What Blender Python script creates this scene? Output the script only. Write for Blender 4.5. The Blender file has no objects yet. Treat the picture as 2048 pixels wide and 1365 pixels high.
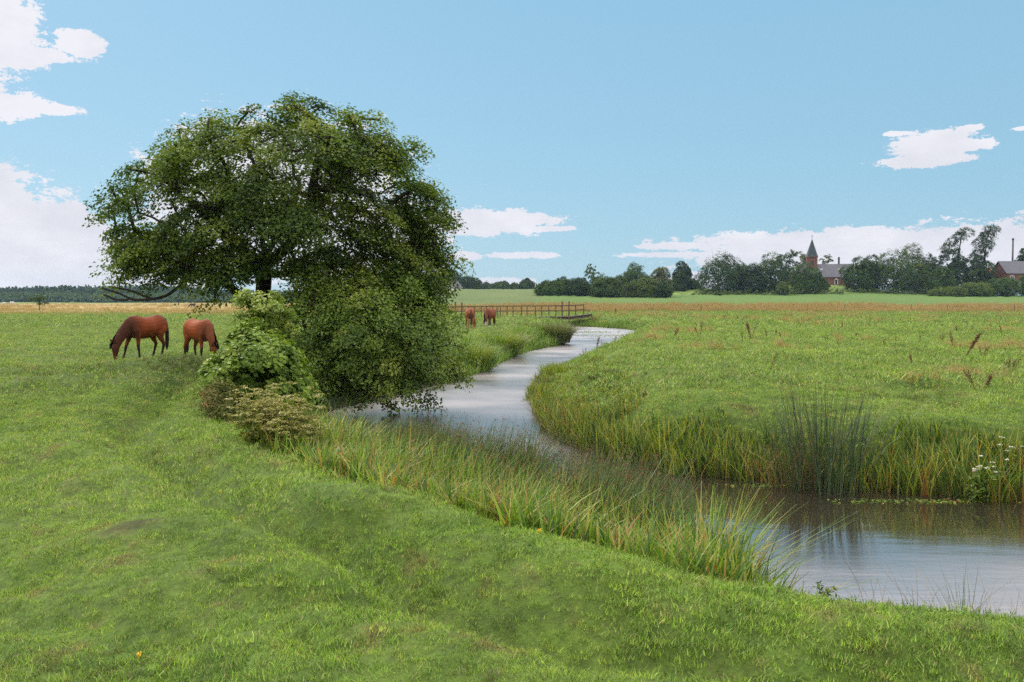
import bpy, bmesh, math, random
import numpy as np
from mathutils import Vector, Matrix
random.seed(7)
RNG = np.random.default_rng(11)
S = bpy.context.scene
COL = S.collection

# ------------------------------------------------------------------ camera, sky, sun, exposure
CAMZ = 2.0; F = 1774.0; HZ = 603.0; CX, CY = 1024.0, 682.5
PITCH = math.atan((CY-HZ)/F)
cam = bpy.data.cameras.new('camera'); camo = bpy.data.objects.new('camera', cam); COL.objects.link(camo)
cam.sensor_width = 36; cam.lens = 36*F/2048; cam.clip_start = 0.1; cam.clip_end = 6000
camo.location = (0, 0, CAMZ); camo.rotation_euler = (math.pi/2-PITCH, 0, 0)
S.camera = camo
S.render.engine = 'CYCLES'
S.render.resolution_x, S.render.resolution_y = 1024, 682
S.view_settings.view_transform = 'Standard'; S.view_settings.look = 'None'
S.view_settings.exposure = 0.0; S.view_settings.gamma = 1.0
cy = S.cycles
cy.use_denoising = False; cy.use_adaptive_sampling = False
cy.max_bounces = 5; cy.diffuse_bounces = 3; cy.glossy_bounces = 2; cy.transmission_bounces = 3
cy.transparent_max_bounces = 4; cy.volume_bounces = 0; cy.caustics_reflective = False; cy.caustics_refractive = False
cy.sample_clamp_indirect = 5

SUN_AZ, SUN_EL = -40.0, 40.0        # degrees: azimuth from +Y (minus = left), elevation
cp_, sp_ = math.cos(PITCH), math.sin(PITCH)
def ray(px, py):
    cx = (px-CX)/F; c = (CY-py)/F
    return np.array([cx, cp_+c*sp_, -sp_+c*cp_])
def pt(px, py, Y):
    d = ray(px, py); k = Y/d[1]
    return np.array([d[0]*k, Y, CAMZ+d[2]*k])
def gp(px, py, z=0.0):
    d = ray(px, py); k = (z-CAMZ)/d[2]
    return d[0]*k, d[1]*k

def build_world():
    w = bpy.data.worlds.new('World'); S.world = w; w.use_nodes = True
    nt = w.node_tree; N = nt.nodes; L = nt.links; N.clear()
    out = N.new('ShaderNodeOutputWorld'); bg = N.new('ShaderNodeBackground'); bg.inputs['Strength'].default_value = 0.1
    L.new(bg.outputs[0], out.inputs[0])
    sky = N.new('ShaderNodeTexSky'); sky.sky_type = 'NISHITA'; sky.sun_disc = False
    sky.sun_elevation = math.radians(SUN_EL); sky.sun_rotation = math.radians(SUN_AZ); sky.dust_density = 0.6; sky.air_density = 1.0
    tc = N.new('ShaderNodeTexCoord'); sx = N.new('ShaderNodeSeparateXYZ'); L.new(tc.outputs['Generated'], sx.inputs[0])
    def M(op, a, b=None, c=None, clamp=False):
        n = N.new('ShaderNodeMath'); n.operation = op; n.use_clamp = clamp
        for i, v in enumerate((a, b, c)):
            if v is None: continue
            if hasattr(v, 'is_linked'): L.new(v, n.inputs[i])
            else: n.inputs[i].default_value = v
        return n.outputs[0]
    def mix(f, a, b):
        n = N.new('ShaderNodeMix'); n.data_type = 'RGBA'
        for s, v in ((n.inputs[0], f), (n.inputs[6], a), (n.inputs[7], b)):
            if hasattr(v, 'is_linked'): L.new(v, s)
            elif isinstance(v, tuple): s.default_value = (*v, 1)
            else: s.default_value = v
        return n.outputs[2]
    az = M('ARCTAN2', sx.outputs[0], sx.outputs[1]); el = M('ARCSINE', sx.outputs[2])
    cb = N.new('ShaderNodeCombineXYZ'); L.new(az, cb.inputs[0]); L.new(el, cb.inputs[1])
    P = cb.outputs[0]
    # ragged cloud edges: noise stretched sideways
    def noise(sc, stretch, det, rough=0.6):
        m = N.new('ShaderNodeVectorMath'); m.operation = 'MULTIPLY'; L.new(P, m.inputs[0]); m.inputs[1].default_value = (1, stretch, 1)
        n = N.new('ShaderNodeTexNoise'); n.inputs['Scale'].default_value = sc; n.inputs['Detail'].default_value = det
        n.inputs['Roughness'].default_value = rough; L.new(m.outputs[0], n.inputs['Vector']); return n.outputs['Fac']
    n1 = noise(38, 2.0, 10, 0.82)
    n2 = noise(9, 2.0, 4)
    clouds = [  # px, py, rx, ry in photo pixels turned into directions
        (10, 50, 60, 62), (30, 112, 60, 24), (-60, 60, 100, 90), (158, 88, 42, 26), (95, 112, 55, 12),
        (10, 208, 70, 22), (-60, 205, 100, 30), (95, 218, 62, 10),
        (0, 415, 70, 62), (-120, 420, 190, 90), (110, 440, 90, 30), (60, 530, 260, 75), (250, 560, 160, 60), (-200, 560, 300, 100), (60, 470, 150, 40),
        (960, 446, 140, 27), (1060, 440, 70, 15), (1080, 458, 66, 7),
        (1045, 511, 75, 7), (925, 512, 40, 9),
        (1865, 290, 75, 26), (1850, 322, 85, 12), (1930, 290, 50, 12), (1940, 256, 22, 6), (1795, 268, 30, 5), (2048, 257, 18, 5),
        (1700, 485, 330, 27), (1950, 480, 250, 28), (1840, 530, 400, 42), (1560, 520, 190, 28), (2150, 500, 300, 60), (1350, 510, 110, 6), (1360, 492, 90, 8),
        (1010, 566, 85, 11), (1400, 560, 60, 20),
        (560, 400, 250, 150), (700, 480, 200, 110),
    ]
    acc = None
    for (px, py, rx, ry) in clouds:
        d = ray(px, py); a = math.atan2(d[0], d[1]); e = math.atan2(d[2], math.hypot(d[0], d[1]))
        s = N.new('ShaderNodeVectorMath'); s.operation = 'SUBTRACT'; L.new(P, s.inputs[0]); s.inputs[1].default_value = (a, e, 0)
        m = N.new('ShaderNodeVectorMath'); m.operation = 'MULTIPLY'; L.new(s.outputs[0], m.inputs[0]); m.inputs[1].default_value = (F/rx, F/ry, 0)
        l = N.new('ShaderNodeVectorMath'); l.operation = 'LENGTH'; L.new(m.outputs[0], l.inputs[0])
        acc = l.outputs['Value'] if acc is None else M('MINIMUM', acc, l.outputs['Value'])
    nn = M('MULTIPLY', M('SUBTRACT', n1, 0.5), 3.0)
    fld = M('SUBTRACT', M('ADD', nn, 1.0), acc)
    # broken cloud everywhere outside the photographed window of sky, closed overcast overhead
    side = M('SUBTRACT', M('ABSOLUTE', az), 0.62)
    fld2 = M('ADD', M('MULTIPLY', side, 6.0), M('MULTIPLY', M('SUBTRACT', n2, 0.5), 3.0))
    fld2 = M('MINIMUM', fld2, M('ADD', M('MULTIPLY', M('SUBTRACT', n2, 0.47), 6.0), M('MULTIPLY', side, 0.4)))
    over = M('ADD', M('MULTIPLY', M('SUBTRACT', M('ADD', el, M('MULTIPLY', M('MULTIPLY', az, az), 0.2)), 0.345), 20.0), M('MULTIPLY', M('SUBTRACT', n2, 0.5), 1.5))
    f1 = M('MULTIPLY', fld, 26.0, clamp=True)
    f2 = M('MULTIPLY', M('MAXIMUM', fld2, over), 3.0, clamp=True)
    fac = M('MAXIMUM', f1, f2)
    # blue: Nishita leaned towards the pale even blue of the photograph
    up = M('MULTIPLY', el, 2.6, clamp=True)
    grad = mix(up, SKY_LOW, SKY_HIGH)
    bl = mix(0.75, sky.outputs[0], grad)
    # cloud tone: white tops, faint grey bellies; overhead cloud is brighter (thin veil before the sun)
    tone = mix(M('MULTIPLY', M('ADD', M('MULTIPLY', n2, 1.6), M('MULTIPLY', el, 0.9)), 0.9, clamp=True), CL_GREY, CL_WHITE)
    ob = M('MULTIPLY', M('SUBTRACT', el, 0.33), 6.0, clamp=True)
    tone = mix(ob, tone, CL_OVER)
    fin = mix(fac, bl, tone)
    L.new(fin, bg.inputs[0])
    w.cycles.sampling_method = 'MANUAL'; w.cycles.sample_map_resolution = 512
SKY_LOW = (3.4, 6.3, 8.2); SKY_HIGH = (3.0, 6.1, 8.4)
CL_GREY = (5.6, 5.9, 6.8); CL_WHITE = (8.9, 8.9, 9.5); CL_OVER = (21.0, 20.2, 20.6)
build_world()
sd = bpy.data.lights.new('sun', 'SUN'); sd.energy = 2.4; sd.angle = math.radians(9); sd.color = (1.0, 0.93, 0.82)
so = bpy.data.objects.new('sun', sd); COL.objects.link(so)
_a, _e = math.radians(SUN_AZ), math.radians(SUN_EL)
so.rotation_euler = Vector((math.sin(_a)*math.cos(_e), math.cos(_a)*math.cos(_e), math.sin(_e))).to_track_quat('Z', 'Y').to_euler()
so.location = (0, 0, 60)

# ------------------------------------------------------------------ helpers
def tag(o, label=None, cat=None, group=None, kind=None):
    if label: o['label'] = label
    if cat: o['category'] = cat
    if group: o['group'] = group
    if kind: o['kind'] = kind
    return o
def empty(name, loc, rz=0, **k):
    o = bpy.data.objects.new(name, None); COL.objects.link(o); o.location = tuple(float(v) for v in loc); o.rotation_euler = (0, 0, rz)
    o.empty_display_size = 0.2
    return tag(o, **k)
def mesh_np(name, V, Q, mats, attrs=None, smooth=False, mi=None):
    V = np.asarray(V, np.float32); Q = np.asarray(Q, np.int32)
    me = bpy.data.meshes.new(name)
    k = Q.shape[1]
    me.vertices.add(len(V)); me.vertices.foreach_set('co', V.ravel())
    me.loops.add(Q.size); me.loops.foreach_set('vertex_index', Q.ravel())
    me.polygons.add(len(Q)); me.polygons.foreach_set('loop_start', np.arange(0, Q.size, k, dtype=np.int32))
    if mi is not None: me.polygons.foreach_set('material_index', np.asarray(mi, np.int32))
    me.update(calc_edges=True)
    me.polygons.foreach_set('use_smooth', np.full(len(Q), smooth))
    for a, arr in (attrs or {}).items():
        at = me.attributes.new(a, 'FLOAT', 'POINT'); at.data.foreach_set('value', np.asarray(arr, np.float32))
    for m in (mats if isinstance(mats, (list, tuple)) else [mats]): me.materials.append(m)
    return me
def link(name, me, parent=None, **k):
    o = bpy.data.objects.new(name, me); COL.objects.link(o)
    if parent is not None: o.parent = parent
    return tag(o, **k)
class MB:
    """collects simple solids; build() links them as one mesh object"""
    def __init__(s): s.v = []; s.f = []
    def add(s, vs, fs):
        o = len(s.v); s.v += [tuple(v) for v in vs]; s.f += [tuple(i+o for i in f) for f in fs]; return s
    def box(s, c, sz, rz=0.0, taper=1.0):
        x, y, z = sz[0]/2, sz[1]/2, sz[2]/2; R = Matrix.Rotation(rz, 3, 'Z'); vs = []
        for k in (-1, 1):
            t = taper if k > 0 else 1
            for a, b in ((-1, -1), (1, -1), (1, 1), (-1, 1)): vs.append(Vector(c)+R@Vector((a*x*t, b*y*t, k*z)))
        return s.add(vs, [(3, 2, 1, 0), (4, 5, 6, 7), (0, 1, 5, 4), (1, 2, 6, 5), (2, 3, 7, 6), (3, 0, 4, 7)])
    def tube(s, pts, rs, n=8, cap=True):
        pts = [Vector(p) for p in pts]; rings = []
        for i, p in enumerate(pts):
            d = (pts[min(i+1, len(pts)-1)]-pts[max(i-1, 0)]).normalized()
            a = d.orthogonal().normalized() if abs(d.z) < .9 else Vector((1, 0, 0)).cross(d).normalized()
            b = d.cross(a)
            rings.append([p+(a*math.cos(2*math.pi*k/n)+b*math.sin(2*math.pi*k/n))*rs[i] for k in range(n)])
        vs = [v for r in rings for v in r]; fs = []
        for i in range(len(pts)-1):
            for k in range(n): fs.append((i*n+k, i*n+(k+1) % n, (i+1)*n+(k+1) % n, (i+1)*n+k))
        if cap: fs += [tuple(range(n))[::-1], tuple(range((len(pts)-1)*n, len(pts)*n))]
        return s.add(vs, fs)
    def build(s, name, m, parent=None, smooth=False, **k):
        me = bpy.data.meshes.new(name); me.from_pydata([tuple(v) for v in s.v], [], s.f); me.materials.append(m)
        bm = bmesh.new(); bm.from_mesh(me); bmesh.ops.recalc_face_normals(bm, faces=bm.faces); bm.to_mesh(me); bm.free()
        if smooth: me.polygons.foreach_set('use_smooth', [True]*len(me.polygons))
        return link(name, me, parent, **k)

# numpy value noise
_tab = np.random.default_rng(5).random((256, 256))
def vnoise(x, y):
    xi = np.floor(x).astype(int); yi = np.floor(y).astype(int); fx = x-xi; fy = y-yi
    fx = fx*fx*fx*(fx*(fx*6-15)+10); fy = fy*fy*fy*(fy*(fy*6-15)+10)
    g = lambda a, b: _tab[a & 255, b & 255]
    return (g(xi, yi)*(1-fx)+g(xi+1, yi)*fx)*(1-fy)+(g(xi, yi+1)*(1-fx)+g(xi+1, yi+1)*fx)*fy
def fbm(x, y, o=4):
    s = 0; a = .5; t = 0
    for k in range(o):
        s = s+a*(vnoise(x*2**k+17.3*k, y*2**k+9.1*k)-.5); t += a; a *= .5
    return s/t
def sstep(a, b, x):
    t = np.clip((x-a)/(b-a), 0, 1); return t*t*(3-2*t)

# ------------------------------------------------------------------ river and terrain
WATER_Z = -0.9
NEAR_BANK = [(60, 4.5), (20, 5.6), (8, 6.2), (5, 6.45), (3.75, 6.65), (2.6, 6.95), (1.85, 7.4), (1.0, 8.25), (-.15, 9.55), (-2.1, 12.2), (-3.7, 15.6), (-4.7, 20), (-4.6, 24), (-3.1, 28.5), (-2.1, 33), (-1.2, 38), (-.5, 44), (.9, 52), (2.7, 58), (3.7, 64), (3.9, 74), (4.6, 82), (5.4, 88), (4.6, 94), (1.5, 101), (-6, 112), (-25, 125), (-90, 150)]
FAR_BANK = [(60, 7.5), (25, 10.0), (13, 11.8), (7.5, 13), (4.3, 14.3), (2.65, 15.4), (1.6, 17.3), (1.1, 20), (.9, 26), (1.1, 31), (1.6, 35.5), (3.0, 42), (5.1, 51), (8.4, 66), (11.6, 81), (12.4, 90), (10, 98), (5, 106), (-4, 118), (-22, 133), (-90, 160)]
def cat(pts, n=5):
    P = [np.array(p, float) for p in pts]; P = [2*P[0]-P[1]]+P+[2*P[-1]-P[-2]]; o = []
    for i in range(1, len(P)-2):
        for k in range(n):
            t = k/n; a, b, c, d = P[i-1], P[i], P[i+1], P[i+2]
            o.append(.5*((2*b)+(c-a)*t+(2*a-5*b+4*c-d)*t*t+(-a+3*b-3*c+d)*t**3))
    o.append(P[-2]); return np.array(o)
NB = cat(NEAR_BANK); FB = cat(FAR_BANK)
def dist_poly(x, y, PL):
    m = np.full(np.shape(x), 1e9)
    for a, b in zip(PL[:-1], PL[1:]):
        d = b-a; t = np.clip(((x-a[0])*d[0]+(y-a[1])*d[1])/(d@d), 0, 1)
        m = np.minimum(m, (x-a[0]-t*d[0])**2+(y-a[1]-t*d[1])**2)
    return np.sqrt(m)
RIV = np.vstack([NB, FB[::-1]])
def inside(x, y):
    c = np.zeros(np.shape(x), bool); n = len(RIV)
    for i in range(n):
        x0, y0 = RIV[i]; x1, y1 = RIV[(i+1) % n]
        if y0 == y1: continue
        c ^= ((y0 > y) != (y1 > y)) & (x < (x1-x0)*(y-y0)/(y1-y0)+x0)
    return c
def river(x, y):
    """distances to the near and far banks, and the signed distance to the water (minus in the water)"""
    x = np.asarray(x, float); y = np.asarray(y, float)
    dn = dist_poly(x, y, NB); df = dist_poly(x, y, FB); ins = inside(x, y)
    d = np.minimum(dn, df); return dn, df, np.where(ins, -d, d)
def gauss(x, y, cx, cy_, sx, sy, rot=0.0):
    c, s = math.cos(rot), math.sin(rot); u = (x-cx)*c+(y-cy_)*s; v = -(x-cx)*s+(y-cy_)*c
    return np.exp(-(u/sx)**2-(v/sy)**2)
def terrain(x, y, parts=False):
    x = np.asarray(x, float); y = np.asarray(y, float)
    dn, df, d = river(x, y)
    r = np.hypot(x, y)
    near = (dn < df)
    z = fbm(x/7+3, y/7+8, 2)*.30
    lump = fbm(x/1.3, y/1.3, 3)
    z = z+lump*np.where(near, .20, .42)
    # wind-laid tussocks of the meadow across the river and of the far left
    ridg = 1-np.abs(fbm(x/2.6+40, y/1.5+11, 3))*5
    side = np.where(near, (.30+sstep(18, 40, r)*.6), 1.0)
    z = z+ridg*.16*side
    z = z*np.where(r < 12, .75, 1.0)
    # mounds and the low terrace that follows the near bank
    mx, my = gp(340, 742)
    z = z+.34*gauss(x, y, mx+.1, my+.2, 2.6, .9, .1)-.70*gauss(x, y, mx+.3, my-2.1, 3.4, 1.2, .08)
    m2 = gp(110, 778); z = z+.28*gauss(x, y, m2[0], m2[1]+.5, 1.6, .7)-.12*gauss(x, y, m2[0], m2[1]-.7, 1.6, .6)
    wob = dn+fbm(x/2.2, y/2.2, 2)*.5
    z = z+np.where(near & (r < 40), (fbm(x/.5, y/.36, 2)*.15+fbm(wob*.75+3, (x-y)*.10+5, 2)*.24+fbm(wob*2.1, (x-y)*.35, 2)*.16)*sstep(.8, 2, dn)*(1-sstep(22, 32, r)), 0)
    z = z+np.where(near, .16*np.exp(-((wob-1.85)/.40)**2)-.27*np.exp(-((wob-2.7)/.38)**2)+.14*np.exp(-((wob-3.6)/.45)**2), 0)
    for (px, py, a, w) in ((265, 1120, .07, .28), (230, 1215, .06, .5), (620, 1225, .07, .35), (460, 1215, .07, .4), (1060, 1215, .08, .5), (1210, 1310, .08, .35), (180, 1010, .09, .7), (60, 1050, .08, .6), (560, 1060, .08, .7)):
        q = gp(px, py); z = z+a*gauss(x, y, q[0], q[1], w*1.3, w*.8)
    # banks
    W = np.where(near, 1.35, 1.05+2.2*sstep(15.5, 22, y))
    bk = sstep(0, 1, d/W)**.8
    zb = WATER_Z+(0-WATER_Z)*bk
    zi = WATER_Z-.02+np.clip(d, -1.6, 0)*.55
    zz = np.where(d < 0, zi, zb+z*sstep(.1, 1.6, d))
    # far land
    az = x/np.maximum(y, 1)
    right = sstep(-.14, -.06, az)
    zr = 1.15*sstep(150, 185, y)+2.3*sstep(180, 275, y)+1.2*sstep(270, 420, y)
    cen = sstep(-.12, -.05, az)*(1-sstep(.04, .12, az))
    zr = zr+cen*2.6*sstep(190, 350, y)
    zr = zr+4.2*gauss(x, y, 106, 305, 24, 30)+2.5*gauss(x, y, 60, 300, 22, 22)
    zl = .7*sstep(200, 520, y)+6.5*sstep(620, 1050, y)*(.55+.45*sstep(-900, -330, x))*(1+.25*fbm(x/150, y/200, 2))
    far = right*zr+(1-right)*zl
    far = far+fbm(x/60, y/60, 2)*.9*sstep(170, 300, r)
    zz = zz+far
    if parts: return zz, dn, df, d, az, r
    return zz
def H(x, y): return float(terrain(np.array([x]), np.array([y]))[0])

# ------------------------------------------------------------------ materials
def mat(name):
    m = bpy.data.materials.new(name); m.use_nodes = True
    nt = m.node_tree; b = nt.nodes['Principled BSDF']; return m, nt, b
def nn_mix(nt, f, a, b, mode='MIX'):
    n = nt.nodes.new('ShaderNodeMix'); n.data_type = 'RGBA'; n.blend_type = mode
    for s, v in ((n.inputs[0], f), (n.inputs[6], a), (n.inputs[7], b)):
        if hasattr(v, 'is_linked'): nt.links.new(v, s)
        elif isinstance(v, tuple): s.default_value = (*v, 1)
        else: s.default_value = v
    return n.outputs[2]
def nn_noise(nt, scale, det=4, rough=.6, vec=None, sc=None):
    n = nt.nodes.new('ShaderNodeTexNoise'); n.inputs['Scale'].default_value = scale; n.inputs['Detail'].default_value = det; n.inputs['Roughness'].default_value = rough
    if vec is None: vec = nt.nodes.new('ShaderNodeNewGeometry').outputs['Position']
    if sc:
        m = nt.nodes.new('ShaderNodeVectorMath'); m.operation = 'MULTIPLY'; nt.links.new(vec, m.inputs[0]); m.inputs[1].default_value = sc; vec = m.outputs[0]
    nt.links.new(vec, n.inputs['Vector']); return n.outputs['Fac']
def nn_ramp(nt, fac, stops):
    r = nt.nodes.new('ShaderNodeValToRGB'); e = r.color_ramp.elements
    while len(e) < len(stops): e.new(.5)
    for i, (p, c) in enumerate(stops): e[i].position = p; e[i].color = (*c, 1) if len(c) == 3 else c
    nt.links.new(fac, r.inputs[0]); return r.outputs[0]
def nn_attr(nt, name):
    a = nt.nodes.new('ShaderNodeAttribute'); a.attribute_name = name; return a.outputs['Fac']
def g(v): return (v, v, v)
def plain(name, c, rough=.8, c2=None, scale=6, spec=.3, bump=0, objc=False):
    m, nt, b = mat(name)
    vec = nt.nodes.new('ShaderNodeTexCoord').outputs['Object'] if objc else None
    f = nn_noise(nt, scale, 5, .65, vec)
    nt.links.new(nn_ramp(nt, f, [(.3, c), (.7, c2 or tuple(v*.75 for v in c))]), b.inputs['Base Color'])
    b.inputs['Roughness'].default_value = rough; b.inputs['Specular IOR Level'].default_value = spec
    if bump:
        bp = nt.nodes.new('ShaderNodeBump'); bp.inputs['Strength'].default_value = bump; nt.links.new(f, bp.inputs['Height']); nt.links.new(bp.outputs[0], b.inputs['Normal'])
    return m
def leafy(name, stops, trans=.3, rough=.55, spec=.25, patch=.35, pscale=.8, tcol=(1.25, 1.35, .6)):
    """leaf or blade: colour by the per-leaf value 'rnd', mixed with slow patches; some light passes through"""
    m, nt, b = mat(name)
    rnd = nn_attr(nt, 'rnd'); ns = nn_noise(nt, pscale, 3)
    a = nt.nodes.new('ShaderNodeMath'); a.operation = 'MULTIPLY_ADD'; nt.links.new(ns, a.inputs[0]); a.inputs[1].default_value = patch*2
    s = nt.nodes.new('ShaderNodeMath'); s.operation = 'ADD'; nt.links.new(rnd, s.inputs[0]); s.inputs[1].default_value = -patch
    nt.links.new(s.outputs[0], a.inputs[2])
    col = nn_ramp(nt, a.outputs[0], stops)
    nt.links.new(col, b.inputs['Base Color']); b.inputs['Roughness'].default_value = rough; b.inputs['Specular IOR Level'].default_value = spec
    t = nt.nodes.new('ShaderNodeBsdfTranslucent'); nt.links.new(nn_mix(nt, 1.0, col, tcol, 'MULTIPLY'), t.inputs[0])
    mx = nt.nodes.new('ShaderNodeMixShader'); mx.inputs[0].default_value = trans
    nt.links.new(b.outputs[0], mx.inputs[1]); nt.links.new(t.outputs[0], mx.inputs[2])
    nt.links.new(mx.outputs[0], nt.nodes['Material Output'].inputs[0]); return m

def grass_colour(nt, pos=None):
    """the meadow's own colours in world space, shared by the ground and the blades on it"""
    big = nn_noise(nt, .3, 5, .65); mid = nn_noise(nt, 2.1, 6, .72); fin = nn_noise(nt, 9, 4, .7)
    c = nn_ramp(nt, big, [(.3, (.150, .275, .032)), (.5, (.205, .350, .038)), (.7, (.275, .380, .050))])
    c2 = nn_ramp(nt, mid, [(.36, (.085, .170, .026)), (.5, (.205, .345, .040)), (.66, (.33, .39, .080))])
    c = nn_mix(nt, .55, c, c2)
    br = nn_ramp(nt, mid, [(.56, g(0.)), (.68, g(.85))])
    c = nn_mix(nt, br, c, (.24, .165, .070))
    return c, fin

def ground_mat():
    m, nt, b = mat('ground_grass')
    c, fin = grass_colour(nt)
    c = nn_mix(nt, nn_ramp(nt, fin, [(.3, g(.95)), (.7, g(.6))]), c, (.045, .066, .018))
    dry = nn_attr(nt, 'dry'); fld = nn_attr(nt, 'field'); mud = nn_attr(nt, 'mud'); rough_ = nn_attr(nt, 'rank')
    rk = nn_ramp(nt, nn_noise(nt, .5, 5, .7, None, (1, .35, 1)), [(.38, (.070, .125, .024)), (.52, (.170, .275, .042)), (.70, (.34, .33, .11))])
    c = nn_mix(nt, rough_, c, rk)
    dc = nn_ramp(nt, nn_noise(nt, .12, 6, .7, None, (1, .3, 1)), [(.3, (.30, .21, .085)), (.5, (.40, .29, .12)), (.7, (.27, .23, .085))])
    c = nn_mix(nt, dry, c, dc)
    fc = nn_ramp(nt, nn_noise(nt, .03, 4, .6, None, (1, .3, 1)), [(.3, (.080, .145, .030)), (.7, (.105, .175, .036))])
    c = nn_mix(nt, fld, c, fc)
    hill = nn_attr(nt, 'hillside')
    hc = nn_ramp(nt, nn_noise(nt, .05, 4, .6, None, (.5, .2, 1)), [(.35, (.085, .13, .038)), (.7, (.13, .16, .05))])
    c = nn_mix(nt, hill, c, hc)
    c = nn_mix(nt, mud, c, nn_ramp(nt, fin, [(.3, (.020, .016, .010)), (.7, (.050, .040, .024))]))
    nt.links.new(c, b.inputs['Base Color']); b.inputs['Roughness'].default_value = .9; b.inputs['Specular IOR Level'].default_value = .15
    bp = nt.nodes.new('ShaderNodeBump'); bp.inputs['Strength'].default_value = .8; bp.inputs['Distance'].default_value = .05
    nt.links.new(fin, bp.inputs['Height']); nt.links.new(bp.outputs[0], b.inputs['Normal'])
    return m
def blade_mat(name, dark=.40, light=1.8, dry=.12, drycol=(.42, .34, .14)):
    m, nt, b = mat(name)
    c, fin = grass_colour(nt); rnd = nn_attr(nt, 'rnd'); oi = nt.nodes.new('ShaderNodeObjectInfo').outputs['Random']
    c = nn_mix(nt, 1.0, c, nn_ramp(nt, rnd, [(0, g(dark)), (1, g(light))]), 'MULTIPLY')
    c = nn_mix(nt, 1.0, c, nn_ramp(nt, oi, [(0, (.50, .56, .62)), (.35, (.85, .86, .9)), (.7, (1.1, 1.06, 1.)), (1, (1.5, 1.32, 1.1))]), 'MULTIPLY')
    c = nn_mix(nt, nn_ramp(nt, rnd, [(1-dry, g(0.)), (1-dry+.03, g(.8))]), c, drycol)
    nt.links.new(c, b.inputs['Base Color']); b.inputs['Roughness'].default_value = .5; b.inputs['Specular IOR Level'].default_value = .35
    t = nt.nodes.new('ShaderNodeBsdfTranslucent'); nt.links.new(c, t.inputs[0])
    mx = nt.nodes.new('ShaderNodeMixShader'); mx.inputs[0].default_value = .3
    nt.links.new(b.outputs[0], mx.inputs[1]); nt.links.new(t.outputs[0], mx.inputs[2])
    nt.links.new(mx.outputs[0], nt.nodes['Material Output'].inputs[0]); return m
def water_mat():
    m, nt, b = mat('river_water'); N = nt.nodes; L = nt.links
    for n in [n for n in N if n.type == 'BSDF_PRINCIPLED']: N.remove(n)
    df = N.new('ShaderNodeBsdfDiffuse'); df.inputs[0].default_value = (.030, .026, .018, 1)
    gl = N.new('ShaderNodeBsdfGlossy'); gl.inputs[0].default_value = (1.0, .94, .92, 1); gl.inputs['Roughness'].default_value = .025
    geo = N.new('ShaderNodeNewGeometry').outputs['Position']
    f1 = nn_noise(nt, 1.1, 4, .55, geo, (.8, 3.2, 1)); f2 = nn_noise(nt, .22, 2, .5, geo, (1, 1.6, 1)); f3 = nn_noise(nt, 5.0, 2, .5, geo, (1, 3, 1))
    ad = N.new('ShaderNodeMath'); ad.operation = 'MULTIPLY_ADD'; L.new(f2, ad.inputs[0]); ad.inputs[1].default_value = 1.6; L.new(f1, ad.inputs[2])
    ad2 = N.new('ShaderNodeMath'); ad2.operation = 'MULTIPLY_ADD'; L.new(f3, ad2.inputs[0]); ad2.inputs[1].default_value = .12; L.new(ad.outputs[0], ad2.inputs[2])
    bp = N.new('ShaderNodeBump'); bp.inputs['Distance'].default_value = .05; sp = N.new('ShaderNodeSeparateXYZ'); L.new(geo, sp.inputs[0]); tt = N.new('ShaderNodeMath'); tt.operation = 'MULTIPLY_ADD'; L.new(sp.outputs[0], tt.inputs[0]); tt.inputs[1].default_value = -1.2; L.new(sp.outputs[1], tt.inputs[2]); mr = N.new('ShaderNodeMapRange'); L.new(tt.outputs[0], mr.inputs[0]); mr.inputs[1].default_value = 12.5; mr.inputs[2].default_value = 18; mr.inputs[3].default_value = .07; mr.inputs[4].default_value = .13; L.new(mr.outputs[0], bp.inputs['Strength']); m2 = N.new('ShaderNodeMapRange'); L.new(tt.outputs[0], m2.inputs[0]); m2.inputs[1].default_value = 11.5; m2.inputs[2].default_value = 16; m2.inputs[3].default_value = .045; m2.inputs[4].default_value = .28; m3 = N.new('ShaderNodeMapRange'); L.new(sp.outputs[1], m3.inputs[0]); m3.inputs[1].default_value = 9.4; m3.inputs[2].default_value = 11.4; m3.inputs[3].default_value = .20; m3.inputs[4].default_value = .045; mm = N.new('ShaderNodeMath'); mm.operation = 'MAXIMUM'; L.new(m2.outputs[0], mm.inputs[0]); L.new(m3.outputs[0], mm.inputs[1]); f4 = nn_noise(nt, .30, 3, .55, geo, (.7, .9, 1)); ma = N.new('ShaderNodeMath'); ma.operation = 'MULTIPLY_ADD'; L.new(f4, ma.inputs[0]); ma.inputs[1].default_value = 1.7; ma.inputs[2].default_value = .15; mb_ = N.new('ShaderNodeMath'); mb_.operation = 'MULTIPLY'; L.new(ma.outputs[0], mb_.inputs[0]); L.new(mm.outputs[0], mb_.inputs[1]); L.new(mb_.outputs[0], gl.inputs['Roughness']); L.new(ad2.outputs[0], bp.inputs['Height'])
    L.new(bp.outputs[0], gl.inputs['Normal'])
    fr = N.new('ShaderNodeFresnel'); fr.inputs[0].default_value = 9.0; L.new(bp.outputs[0], fr.inputs['Normal'])
    mx = N.new('ShaderNodeMixShader'); L.new(fr.outputs[0], mx.inputs[0]); L.new(df.outputs[0], mx.inputs[1]); L.new(gl.outputs[0], mx.inputs[2])
    L.new(mx.outputs[0], N['Material Output'].inputs[0]); return m

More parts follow.
